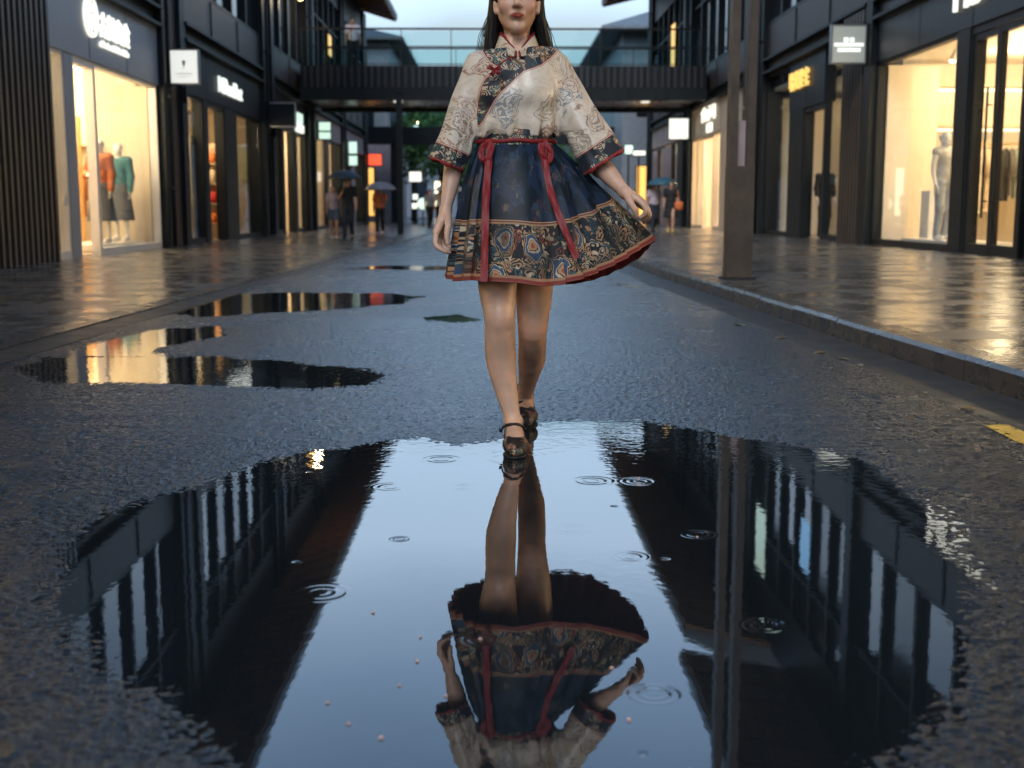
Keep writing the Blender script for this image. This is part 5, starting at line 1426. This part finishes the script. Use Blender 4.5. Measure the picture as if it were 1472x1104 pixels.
# bands
def proj(v):
    """front elevation of the garment in picture units (a sewing pattern seen square on)"""
    x = v[:,0]; y = v[:,1]-0.; z = v[:,2]-CAMH
    c_, s_ = math.cos(YAW), math.sin(YAW); X = x*c_-y*s_; Yd = x*s_+y*c_
    de = Yd*math.cos(PITCH)-z*math.sin(PITCH); up = Yd*math.sin(PITCH)+z*math.cos(PITCH)
    return 736+F*X/de, 552-F*up/de
px_, py_ = proj(v)
pat = [(694,70),(699,79),(706,88),(714,93.5),(721,93),(711,104),(699,114),(693,126),(689,145),(687,164),(684,176),(688,179),(693,173),(697,166),(702,157),(709,144),(719,131),(732,120),(741,111),(752,101),(764,97),(777,92),(789,83),(797,75),(801,68),(770,52),(743,60),(716,52)]
s1 = poly_sd(px_, py_, pat)/421.
backside = v[:,1] > YB+.03
s1 = np.where(backside, np.hypot(v[:,0]-Q(744,70)[0], (v[:,1]-YB-.02))-.105, s1)
kR = -(v-cR)@aR; kL = -(v-cL)@aL
inR = (slR > .5) & (np.abs(kR) < .09); inL = (slL > .5) & (np.abs(kL) < .09)
s1 = np.where(inR, kR-.056, s1); s1 = np.where(inL, kL-.062, s1)
s1 = np.where((~inR) & ((slR > .5)), 1., s1); s1 = np.where((~inL) & (slL > .5), 1., s1)
ed = np.ones(len(v)); ed = np.where(inR, kR, ed); ed = np.where(inL, kL, ed)
isb = (s1 < .009)
fm = isb[f].all(1)
def cloth_part(name, mask, matl, parent):
    vv, ff, u = submesh(v, f, mask); o = mesh_obj(name, vv, ff, matl, parent, True); attr(o, 'band', s1[u]); attr(o, 'edge', ed[u]); return o
blouse = cloth_part('blouse', ~fm, M['blouse'], hero)
cuf = (inR | inL)[f].any(1)
cloth_part('lapel_trim', fm & ~cuf, M['blouse'], blouse)
cloth_part('cuff', fm & cuf & inR[f].any(1), M['blouse'], blouse); cloth_part('cuff', fm & cuf & ~inR[f].any(1), M['blouse'], blouse)
# red frog knot on the lapel
kc = Q(711,100,-.125)
q = MB()
for (a, b, c2) in (((0,0,0),(-.018,-.003,.014),(-.024,0,.005)), ((0,0,0),(.018,-.003,.012),(.022,0,.002)), ((0,0,0),(-.014,-.003,-.016),(-.006,0,-.022)), ((0,0,0),(.012,-.003,-.016),(.018,0,-.012))):
    q.tube([kc+np.array(a), kc+np.array(b), kc+np.array(c2), kc+np.array(a)*.5+np.array(c2)*.2], .0042, 8)
q.tube([kc+np.array((.012,0,.012)), kc+np.array((.03,.0,.026)), kc+np.array((.058,.012,.043))], .0028, 6)
q.build('frog_knot', M['red'], blouse, True)
# standing collar, open in front
def collar():
    v = []; f = []; n = 72; rows = 7; cen = Q(743.5,70,.022)
    zt0, zb0 = Q(743,47)[2], Q(743,70)[2]
    for i in range(n+1):
        a = -math.pi/2+.10+(2*math.pi-.20)*i/n               # starts and ends at the front
        fr = math.exp(-((min(i, n-i)/n*2*math.pi)/.75)**2)     # 1 at the opening
        sa = min(i, n-i)/n*2*math.pi; zt = zt0-.064*max(0., 1-math.sin(min(sa, 1.35))/math.sin(1.35)); zb = zb0-.034*math.exp(-((min(i, n-i)/n*2*math.pi)/1.0)**2)
        for j in range(rows):
            t = j/(rows-1); r = .0755*(1-t)+.0560*t
            r += .004*fr*(1-t)
            v.append((cen[0]+r*math.cos(a), cen[1]+r*1.04*math.sin(a)-.016*fr*(1-t*.6), zb+(zt-zb)*t))
    for i in range(n):
        for j in range(rows-1): a = i*rows+j; f.append((a, a+rows, a+rows+1, a+1))
    o = mesh_obj('collar', v, f, M['collar'], blouse, True)
    sm = o.modifiers.new('thickness', 'SOLIDIFY'); sm.thickness = .003; sm.offset = 0
    MB().tube([v[0]]+[v[i*rows+rows-1] for i in range(n+1)]+[v[n*rows]], .0042, 8).build('collar_piping', M['red'], o, True)
collar()

# ---------------------------------------------------- skirt
wy = 205
ctrl = [(-180,647,398,0),(-165,649,400,-.07),(-150,655,402,-.13),(-120,692,403,-.22),(-90,742,406,-.25),(-70,785,410.5,-.25),(-50,832,401,-.20),(-30,884,379,-.13),(-12,928,353,-.05),(0,940.5,342,0),(12,932,357,.09),(30,893,385,.18),(60,830,406,.25),(90,745,399,.27),(130,682,396,.22),(155,655,396,.13)]
ths = np.array([c_[0] for c_ in ctrl], float)
pts = np.array([Q(c_[1], c_[2], c_[3]) for c_ in ctrl])
def hem(th):
    """smooth closed hem through the surveyed points"""
    th = (th+180) % 360-180
    k = np.searchsorted(ths, th, side='right')-1; n = len(ths)
    i0, i1, i2, i3 = (k-1) % n, k, (k+1) % n, (k+2) % n
    t1 = ths[i1]; t2 = ths[i2]+(360 if i2 == 0 else 0); t = (th-t1)/(t2-t1)
    p0, p1, p2, p3 = pts[i0], pts[i1], pts[i2], pts[i3]
    return .5*((2*p1)+(-p0+p2)*t+(2*p0-5*p1+4*p2-p3)*t*t+(-p0+3*p1-3*p2+p3)*t**3)
NT, NA = 90, 1080
wc = Q(742, wy, .015)
Wr = []; Hm = []
for i in range(NA):
    th = -180+360*i/NA; a = R(th)
    Wr.append(wc+np.array((.1265*math.cos(a), .098*math.sin(a), 0))); Hm.append(hem(th))
Wr = np.array(Wr); Hm = np.array(Hm)
seg = np.linalg.norm(np.roll(Hm, -1, 0)-Hm, axis=1); arc = np.concatenate([[0], np.cumsum(seg)])[:-1]; per = seg.sum()
thd = -180+360*np.arange(NA)/NA
panel = np.clip(np.minimum((thd+128)/8, (-62-thd)/8), 0, 1)                        # flat front panel
ph = arc/per*30
saw = (ph % 1.)
rightside = np.exp(-(thd/48)**4)                                                    # pulled nearly flat by the hand
pleat = (saw-.5)*(1-panel)*(1-.75*rightside)
ripple = np.sin(arc/per*2*math.pi*11+.6)*.5*(1-panel*.75)
out_ = Hm-wc; out_[:,2] = 0; out_ /= np.linalg.norm(out_, axis=1, keepdims=True)+1e-9
tt = np.linspace(0, 1, NT)
V = np.zeros((NT, NA, 3))
belly = np.exp(-((thd+90)/80)**2)+np.exp(-((((thd-90+180) % 360)-180)/70)**2)*1.1
lift = np.exp(-((thd)/28)**2)
for j, t in enumerate(tt):
    amp = .005+.028*t**.8
    P_ = Wr*(1-t)+Hm*t+out_*((.030*math.sin(math.pi*min(1, t*1.15)**.7)*(1-lift))[:,None] if False else (.028*math.sin(math.pi*t**.65)*(belly*.6+.4)*(1-.8*lift))[:,None])
    P_ = P_+out_*(pleat*amp+ripple*.012*t)[:,None]
    P_[:,2] += (ripple*.004-.003*np.abs(pleat))*t
    # soft creases running to the gripping hand
    P_ = P_+out_*(np.exp(-((thd+25)/30)**2)*.010*np.sin((thd+10)*.35+t*4)*math.sin(math.pi*t))[:,None]
    V[j] = P_
idx = np.arange(NT*NA).reshape(NT, NA); nx_ = np.roll(idx, -1, 1)
sf = np.stack([idx[:-1], nx_[:-1], nx_[1:], idx[1:]], -1).reshape(-1, 4)
def skirt_layer(name, VV, matl, parent, flip=False):
    o = mesh_obj(name, VV.reshape(-1, 3), sf[:, ::-1] if flip else sf, matl, parent, True)
    uvl = o.data.uv_layers.new(name='UVMap')
    li = np.zeros(len(o.data.loops), np.int32); o.data.loops.foreach_get('vertex_index', li)
    uu = np.stack([arc[li % NA], tt[li//NA]], 1).astype(np.float32)
    uvl.data.foreach_set('uv', uu.ravel()); return o
skirt = skirt_layer('skirt', V, M['skirt'], hero)
inn = V-out_[None]*.004; inn[:,:,2] -= 0; inn[-1,:,2] += .003
skirt_layer('lining', inn[8:], M['lining'], skirt, True) if False else None
lv = inn[10:]; NT2 = lv.shape[0]
i2 = np.arange(NT2*NA).reshape(NT2, NA); n2 = np.roll(i2, -1, 1)
mesh_obj('lining', lv.reshape(-1, 3), np.stack([i2[:-1], i2[1:], n2[1:], n2[:-1]], -1).reshape(-1, 4), M['lining'], skirt, True)
MB().tube([tuple(p) for p in V[-1, ::6]]+[tuple(V[-1, 0])], .0022, 6).build('hem_piping', mat('hem_piping', (.22,.06,.04), .5), skirt, True)
# waistband and red tie
def ring(name, y0, y1, hw, hd, m, parent, cx=742, bulge=0., a0=0, a1=360):
    v = []; f = []; n = 96; rows = 6
    for j in range(rows):
        t = j/(rows-1); c_ = Q(cx, y0+(y1-y0)*t, .012)
        for i in range(n+1):
            a = R(a0+(a1-a0)*i/n); k = 1+bulge*math.sin(math.pi*t)
            v.append((c_[0]+hw*k*math.cos(a), c_[1]+hd*k*math.sin(a), c_[2]+.002*math.sin(a*7)))
    for j in range(rows-1):
        for i in range(n): a = j*(n+1)+i; f.append((a, a+n+1, a+n+2, a+1))
    o = mesh_obj(name, v, f, m, parent, True); s_ = o.modifiers.new('thickness', 'SOLIDIFY'); s_.thickness = .003; return o
wb = ring('waistband', 188.5, 217, .1340, .1070, M['band'], skirt)
ring('tie', 201.5, 207, .1372, .1102, M['red'], wb, bulge=.01)
def ribbon(pth, wd, name, m, parent, twist=0.):
    """pth: px, py, dy along the ribbon's middle; flat strip with thickness"""
    P_ = [Q(*p) for p in pth]
    # resample smoothly
    P_ = np.array(P_); n = 60; s_ = np.linspace(0, len(P_)-1, n); o_ = []
    for q_ in s_:
        k = min(int(q_), len(P_)-2); t = q_-k
        p0, p1, p2, p3 = P_[max(k-1, 0)], P_[k], P_[k+1], P_[min(k+2, len(P_)-1)]
        o_.append(.5*((2*p1)+(-p0+p2)*t+(2*p0-5*p1+4*p2-p3)*t*t+(-p0+3*p1-3*p2+p3)*t**3))
    o_ = np.array(o_); v = []; f = []
    for i in range(n):
        tg = o_[min(i+1, n-1)]-o_[max(i-1, 0)]; sd_ = np.cross(tg, (0, -1, 0)); sd_ /= np.linalg.norm(sd_)+1e-9
        w2 = wd*(1+.06*math.sin(i*.5))
        for e in (-1, -.4, .4, 1):
            v.append(o_[i]+sd_*w2/2*e+np.array((0, .003*abs(e)+.002*math.sin(i*.35+e*2), 0)))
    for i in range(n-1):
        for k in range(3): a = i*4+k; f.append((a, a+1, a+5, a+4))
    o = mesh_obj(name, v, f, m, parent, False); sm = o.modifiers.new('thickness', 'SOLIDIFY'); sm.thickness = .0018; return o
ribbon([(705,205,-.110),(703,225,-.125),(700,260,-.165),(698,300,-.205),(697,350,-.245),(695.5,405,-.280)], .0235, 'ribbon', M['red'], skirt)
ribbon([(782,205,-.095),(783,228,-.118),(789,265,-.155),(800,300,-.195),(815,338,-.225),(829,371,-.245)], .0215, 'ribbon', M['red'], skirt)
ribbon([(706,203,-.108),(694,211,-.122),(692,224,-.128),(697,230,-.132),(704,222,-.132),(707,205,-.118)], .019, 'bow_loop', M['red'], skirt)
ribbon([(781,203,-.100),(789,212,-.110),(792,224,-.115),(787,232,-.120),(779,222,-.122),(778,205,-.110)], .019, 'bow_loop', M['red'], skirt)

# ---------------------------------------------------- shoes
def shoe(an, heel, ball, toe, nm, tilt):
    S = SDF(np.minimum(np.minimum(heel, toe), an)-.07, np.maximum(np.maximum(heel, toe), an)+.06, .0022)
    S.cone(heel, ball, .031, .0335, .03); S.cone(ball+(-.015,0,0), toe+(-.010,-.004,0), .0285, .0225, .02); S.cone(ball+(.014,0,0), toe+(.008,.008,0), .0265, .0205, .02)
    S.cone(heel+(0,0,.02), heel, .031, .031, .02)
    # foot opening over the instep
    mid = heel*.45+ball*.55
    S.cone(an+(0,-.005,.01), mid+(0,-.012,.030), .030, .0245, .004, 's'); S.cone(heel+(0,-.02,.055), mid+(0,.01,.045), .024, .022, .004, 's')
    if not tilt: S.zclip(.001, True)
    v, f = S.mesh(); o = mesh_obj('shoe', relax(v, f, 2, .4), f, nm, hero, True)
    # sole
    S = SDF(np.minimum(heel, toe)-.07, np.maximum(heel, toe)+.06, .0022)
    dz = np.array((0,0,-.030))
    S.cone(heel+dz, ball+dz, .027, .033, .02, sq=(1,1,.25)); S.cone(ball+dz+(-.012,0,0), toe+(-.008,-.006,-.022), .030, .024, .02, sq=(1,1,.25)); S.cone(ball+dz+(.012,0,0), toe+(.006,.004,-.022), .028, .022, .02, sq=(1,1,.25))
    v, f = S.mesh(); mesh_obj('sole', v, f, M['shoe'], o, True)
    # ankle strap with a small buckle
    n = 40; st = []; ac = an+np.array((0,.002,.0))
    for i in range(n+1):                                      # up from the quarters and across the front of the ankle
        a = R(170+200*i/n); fr = max(0., -math.sin(a))
        st.append((ac[0]+.0415*math.cos(a), ac[1]-.004+.053*math.sin(a), ac[2]-.038+.034*fr**.8))
    q = MB()
    for p in st: q.v += [(p[0],p[1],p[2]-.005),(p[0],p[1]+.001,p[2]+.005)]
    for i in range(n): q.f.append((2*i, 2*i+2, 2*i+3, 2*i+1))
    so = q.build('strap', M['shoe'], o, True); sm = so.modifiers.new('thickness', 'SOLIDIFY'); sm.thickness = .003
    MB().tube([(ac[0]-.041, ac[1]-.008, ac[2]-.034), (ac[0]-.046, ac[1]-.012, ac[2]-.028), (ac[0]-.044, ac[1]-.014, ac[2]-.040)], .004, 8).build('buckle', M['dark'], o, True)
def shoe_mat():
    m, nt, out = new_mat('embroidered_black_shoe'); n = N(nt)
    tc = n('ShaderNodeTexCoord').outputs['Object']
    bc, bh = embroidery(n, tc, 62., (.010,.010,.012), [(.50,.24,.15), (.42,.12,.08), (.48,.36,.22), (.10,.20,.18)], .5, .53, False)
    finish(nt, n, out, bc, bh, .42); return m
M['shoeemb'] = shoe_mat()
shoe(R_[5], heelR, ballR, toeR, M['shoeemb'], False)
shoe(L_[5], heelL, ballL, toeL, M['shoeemb'], True)

# ---------------------------------------------------- hair
S = SDF(c-(.16,.14,.36), c+(.16,.18,.17), .0034)
S.ell(c+(0,.030,.045), (.086,.098,.100), .01)
for (x0, x1, r0, r1) in ((-.066,-.082,.022,.024), (.066,.088,.022,.024)):
    S.path([c+(x0,.03,.04), c+(x0*1.16,.040,-.06), c+(x1*1.08,.055,-.15), c+(x1*1.05,.085,-.21), c+(x1*.9,.115,-.30)], [r0,r0,r1,.024,.02], .02)
for x0 in (-.045,-.02,.02,.045):
    S.path([c+(x0,.09,.03), c+(x0*1.1,.105,-.08), c+(x0*1.2,.11,-.20), c+(x0*1.2,.14,-.33)], [.034,.036,.036,.028], .02)
S.ell(c+(0,-.052,-.030), (.0665,.095,.135), .008, 's')
S.ell(c+(.0,-.01,-.03), (.0650,.07,.10), .004, 's')
v, f = S.mesh(); del S
v = relax(v, f, 2, .5); nr = normals(v, f)
v = v+nr*(vnoise(v[:,0]*160+v[:,1]*130, v[:,2]*9, 21)*.0055)[:,None]
hair = mesh_obj('hair', v, f, M['hair'], hero, True)
q = MB(); rnd = random.Random(5)
for k in range(150):
    sg = rnd.choice((-1, 1)); x0 = sg*rnd.uniform(.062, .088); fly = rnd.random() < .22
    y0 = rnd.uniform(.0, .07); b_ = rnd.uniform(.0, .05) if fly else rnd.uniform(-.006, .012)
    e = rnd.uniform(-.26, -.15)
    p = [c+(x0, y0, .04), c+(x0+sg*b_*.3, y0+.01, -.04), c+(x0*1.12+sg*b_*.8, y0+.012, -.11), c+(x0*1.2+sg*b_, y0*.9+.035, e*.55-.06), c+(x0*1.2+sg*b_*rnd.uniform(.7, 1.2), y0*.6+.08, e)]
    q.tube([tuple(a) for a in p], [.0011,.0011,.001,.0008,.0004], 4)
q.build('loose_strands', M['hair'], hair, True)
# ------------------------------------------------------------------ the far end of the street: trees, second walkway, houses
def leaf_mat():
    m, nt, out = new_mat('wet_leaves'); n = N(nt)
    geo = n('ShaderNodeObjectInfo').outputs['Random']
    tc = n('ShaderNodeTexCoord').outputs['Object']
    nz = n('ShaderNodeTexNoise', {'Vector': tc, 'Scale': 1.2, 'Detail': 4.}).outputs[0]
    c_ = n.mix(nz, (.055,.15,.05), (.15,.30,.10))
    b = n('ShaderNodeBsdfPrincipled', {'Base Color': c_, 'Roughness': .4})
    tr = n('ShaderNodeBsdfTranslucent', {'Color': (.06,.14,.03,1)}).outputs[0]
    nt.links.new(n('ShaderNodeMixShader', {0: .25, 1: b.outputs[0], 2: tr}).outputs[0], out.inputs[0]); return m
M['leaf'] = leaf_mat(); M['bark'] = mat('bark', (.06,.045,.035), .8, 0, var=.3, scale=12, bump=.01, bscale=20)
def tree(x, y, h, cr, label, seed, nleaf=3600):
    rnd = np.random.default_rng(seed); rr = random.Random(seed)
    root = empty('tree', (x, y, 0), label, 'tree', 'street trees at the far end')
    t = MB(); top = h*.45
    t.tube([(x,y,-.05),(x+.05,y,top*.5),(x-.04,y+.05,top),(x,y,h*.75)], [.17,.14,.12,.05], 10)
    cl = []
    for k in range(9):
        a = rr.uniform(0, 6.28); z1 = rr.uniform(.45, .95)*h; r1 = cr*rr.uniform(.35, .85)*(1-.35*abs(z1/h-.7))
        e = (x+r1*math.cos(a), y+r1*math.sin(a), z1); zs = top*rr.uniform(.7, 1.2)
        t.tube([(x,y,zs), ((x+e[0])/2, (y+e[1])/2, (zs+z1)/2+.2), e], [.07,.045,.015], 6); cl.append(e)
    for k in range(16): 
        a = rr.uniform(0, 6.28); u = rr.uniform(.2, 1); cl.append((x+cr*u*math.cos(a), y+cr*u*math.sin(a), h*rr.uniform(.35, 1.)))
    t.build('trunk', M['bark'], root, True)
    ci = rnd.integers(0, len(cl), nleaf); cp = np.array(cl)[ci]+rnd.normal(0, cr*.20, (nleaf, 3))
    s = rnd.uniform(.07, .16, nleaf)[:,None]
    a = rnd.normal(size=(nleaf, 3)); a /= np.linalg.norm(a, axis=1, keepdims=True); b = np.cross(a, rnd.normal(size=(nleaf, 3))); b /= np.linalg.norm(b, axis=1, keepdims=True)
    v = np.stack([cp-a*s*1.4, cp+b*s*.6, cp+a*s*1.4, cp-b*s*.6], 1).reshape(-1, 3)
    mesh_obj('crown', v, np.arange(nleaf*4).reshape(-1, 4), M['leaf'], root)
tree(-5.2, 78, 8.5, 2.6, 'green street tree at the far end, left of the woman, with a lamp in front', 1)
tree(-3.2, 74, 7.0, 2.3, 'dense green street tree just left of the woman, far away', 2)
tree(-1.6, 84, 7.5, 2.6, 'green street tree hidden mostly behind the woman', 3)
tree(5.3, 86, 7.0, 2.3, 'green street tree in the distance right of the woman', 4)
# second walkway
wk = empty('footbridge', (0, 70, 4.4), 'distant dark walkway crossing the far end of the street', 'bridge')
MB().box(-9.5, 9.5, 68.5, 71, 4.45, 5.15).build('deck', M['dark2'], wk)
MB().box(-9.5, 9.5, 68.3, 68.48, 4.35, 5.3).build('beam', M['dark'], wk)
for i in range(11): MB().box(-9.4+1.7*i, -7.75+1.7*i, 68.36, 68.38, 5.31, 6.3).build('glass_panel', M['railglass'], wk)
MB().box(-9.5, 9.5, 68.34, 68.40, 6.31, 6.37).build('handrail', M['dark'], wk)
for x in (-5.6, 4.9): MB().box(x-.22, x+.22, 68.6, 69, -.02, 4.44).build('leg', M['dark'], wk)
def house(x0, x1, y0, y1, h, wallm, label, roofh=2.2, ov=.9, wins=(), rm='roof', axis='x'):
    r = empty('far_building', ((x0+x1)/2, y0, 0), label, 'building')
    MB().box(x0, x1, y0, y1, -.02, h).build('wall', wallm, r)
    cx, cy = (x0+x1)/2, (y0+y1)/2
    q = MB(); b = [(x0-ov,y0-ov,h),(x1+ov,y0-ov,h),(x1+ov,y1+ov,h),(x0-ov,y1+ov,h)]
    k = min(x1-x0, y1-y0)*.5
    rd = [(cx-(x1-x0)/2+k*.8, cy, h+roofh), (cx+(x1-x0)/2-k*.8, cy, h+roofh)] if (x1-x0) > (y1-y0) else [(cx, cy-(y1-y0)/2+k*.8, h+roofh), (cx, cy+(y1-y0)/2-k*.8, h+roofh)]
    q.v += [tuple(p) for p in b]+[(p[0],p[1],h+.15) for p in b]+rd
    if (x1-x0) > (y1-y0): q.f += [(4,5,9,8),(5,6,9),(6,7,8,9),(7,4,8)]
    else: q.f += [(4,5,8),(5,6,9,8),(6,7,9),(7,4,8,9)]
    q.f += [(3,2,1,0)]+[(i, (i+1) % 4, 4+(i+1) % 4, 4+i) for i in range(4)]
    q.build('roof', M[rm], r)
    for (a, b_, z0_, z1_, mm) in wins:
        f = MB().box(a-.06, b_+.06, y0-.05, y0-.001, z0_-.06, z1_+.06).build('window', M['dark'], r)
        MB().box(a, b_, y0-.075, y0-.052, z0_, z1_).build('pane', M[mm], f)
    return r
bl = mat('blue_grey_wall', (.16,.20,.26), .5); tq = mat('teal_roof', (.06,.13,.16), .45)
M['tealroof'] = tq; M['palroof'] = mat('pale_grey_roof', (.16,.19,.22), .5)
house(-17, -6.2, 73, 86, 10.5, mat('mauve_grey_wall', (.20,.19,.22), .55), 'grey building with lit panes behind the left row, far end of the street', wins=[(-8.4,-7.2,.4,3.2,'orangeglow'),(-10.4,-9.2,.4,3.2,'cove'),(-8.4,-7.2,5.6,7.4,'mirror'),(-10.6,-9.2,5.6,7.4,'mirror')])
house(-14, -2., 118, 132, 9.4, bl, 'distant blue-grey building with teal hipped roof seen over the footbridge, left', roofh=4.4, rm='tealroof', wins=[(-8+2.2*i,-6.6+2.2*i,1.0,3.4,'cove' if i % 2 else 'mirror') for i in range(3)])
house(6.6, 19, 64, 90, 9.8, mat('stone_wall', (.22,.25,.29), .5), 'grey building with a broad curved grey roof behind the right row', roofh=3.0, ov=1.2, rm='palroof', wins=[(7.4,8.6,.4,3.,'orangeglow'),(7.4,8.6,5.6,8,'mirror')])
house(1.5, 11, 118, 132, 6., bl, 'distant low building at the very end of the street, right of centre', roofh=2.5, wins=[(2.2,3.2,.6,2.8,'cove'),(4.,5.,.6,2.8,'mirror'),(5.8,6.8,.6,2.8,'cove')])
house(-40, -18, 95, 120, 9, bl, 'far grey building left of the street, mostly hidden', roofh=3)
house(20, 44, 90, 120, 9, bl, 'far grey building right of the street, mostly hidden', roofh=3)
# small lit signs and lamps in the distance
def far_sign(px, py, Y, w, h, m, label, pole=True, name='light_sign'):
    p = W(px, py, Y); r = empty(name, (p[0], Y, 0), label, 'sign')
    MB().box(p[0]-w/2, p[0]+w/2, Y-.08, Y+.08, p[2]-h/2, p[2]+h/2).build('sign_panel', M[m], r)
    MB().box(p[0]-w/2-.05, p[0]+w/2+.05, Y+.081, Y+.14, p[2]-h/2-.05, p[2]+h/2+.05).build('sign_case', M['dark'], r)
    if pole: MB().tube([(p[0], Y+.17, -.02), (p[0], Y+.17, p[2]+h/2)], .04, 8).build('pole', M['dark'], r)
far_sign(597, 254, 64, .62, .5, 'signcream', 'pale yellow light box sign in front of the green trees')
far_sign(597, 283, 62, .26, .28, 'signwhite', 'small round-looking white lamp, upper of two below the light box')
far_sign(596, 296, 61, .26, .28, 'signcream', 'small cream lamp, lower of two below the light box')
far_sign(904, 215, 58, .36, .4, 'signgreen', 'small bright mint green sign far down the street on the right')
far_sign(919, 220, 57, .55, .2, 'signcream', 'thin horizontal white sign beside the mint green one')
def globe_lamp(px, py, Y, r_, label):
    p = W(px, py, Y); r = empty('globe_lamp', (p[0], Y, 0), label, 'lamp')
    MB().lathe((p[0], Y, p[2]), [(r_*math.sin(a), -r_*math.cos(a)) for a in np.linspace(.15, 3.0, 12)], 18).build('globe', M['signgreen'], r, True)
    MB().tube([(p[0], Y, -.02), (p[0], Y, p[2]-r_*.95)], .03, 8).build('pole', M['dark'], r)
globe_lamp(608, 293, 56, .26, 'pale green globe lamp by the distant umbrellas')
globe_lamp(598, 185, 72, .2, 'small warm globe lamp glowing in front of the far tree')
# slim dark post in the street on the left
p = G(576, 338)
sp = empty('bollard_post', (p[0], p[1], 0), 'slim dark post standing in the street far left of the woman', 'post')
MB().box(p[0]-.09, p[0]+.09, p[1]-.09, p[1]+.09, -.02, 4.30).build('shaft', M['dark'], sp)
MB().box(p[0]-.14, p[0]+.14, p[1]-.14, p[1]+.14, 4.302, 4.36).build('cap', M['dark'], sp)

# ------------------------------------------------------------------ light, sky, camera
w = bpy.data.worlds.new('World'); scene.world = w; w.use_nodes = True
nt = w.node_tree; nt.nodes.clear(); n = N(nt)
out = nt.nodes.new('ShaderNodeOutputWorld')
EL, ROT = R(4.), R(200.)
sky = n('ShaderNodeTexSky', sky_type='NISHITA', sun_disc=False, sun_elevation=EL, sun_rotation=ROT, altitude=50., air_density=1.2, dust_density=1.5, ozone_density=4.)
tc = n('ShaderNodeTexCoord').outputs['Generated']
z = n('ShaderNodeSeparateXYZ', {0: tc}).outputs[2]
cl = n('ShaderNodeTexNoise', {'Vector': n('ShaderNodeMapping', {'Vector': tc, 'Scale': (1,1,2.2)}).outputs[0], 'Scale': 2.4, 'Detail': 5., 'Roughness': .5}).outputs[0]
over = n.ramp(n.math('ADD', z, n.math('MULTIPLY', n.math('SUBTRACT', cl, .5), .12)), [(0., (2.4,2.85,3.15)), (.13, (2.35,2.9,3.3)), (.20, (4.6,6.2,8.2)), (.28, (5.2,6.9,9.0)), (.38, (2.7,4.1,6.2)), (.52, (.95,1.8,3.1)), (1., (.4,.8,1.5))])
colr = n.mix(.85, sky.outputs[0], over)
bg = n('ShaderNodeBackground', {'Color': colr, 'Strength': .10})
nt.links.new(bg.outputs[0], out.inputs[0])
sun = bpy.data.lights.new('sun', 'SUN'); sun.energy = .85; sun.angle = R(30); sun.color = (1.,.97,.94)
so = bpy.data.objects.new('sun', sun); COL.objects.link(so); so.rotation_euler = (R(52), 0, R(-20)); so.location = (0,-20,30)

cam = bpy.data.cameras.new('camera'); co = bpy.data.objects.new('camera', cam); COL.objects.link(co)
co.location = (0,0,CAMH); co.rotation_euler = (R(90)-PITCH, 0, -YAW)
cam.sensor_width = 36; cam.lens = 36*F/1472; cam.clip_end = 2000; cam.clip_start = .05
cam.dof.use_dof = True; cam.dof.focus_distance = 4.12; cam.dof.aperture_fstop = 3.6
scene.camera = co
scene.view_settings.view_transform = 'Standard'; scene.view_settings.look = 'None'; scene.view_settings.gamma = 1.; scene.view_settings.exposure = 1.5
scene.cycles.use_denoising = True
scene.cycles.max_bounces = 9; scene.cycles.diffuse_bounces = 3; scene.cycles.glossy_bounces = 4; scene.cycles.transparent_max_bounces = 16
scene.cycles.sample_clamp_indirect = 6.; scene.cycles.caustics_reflective = False; scene.cycles.caustics_refractive = False
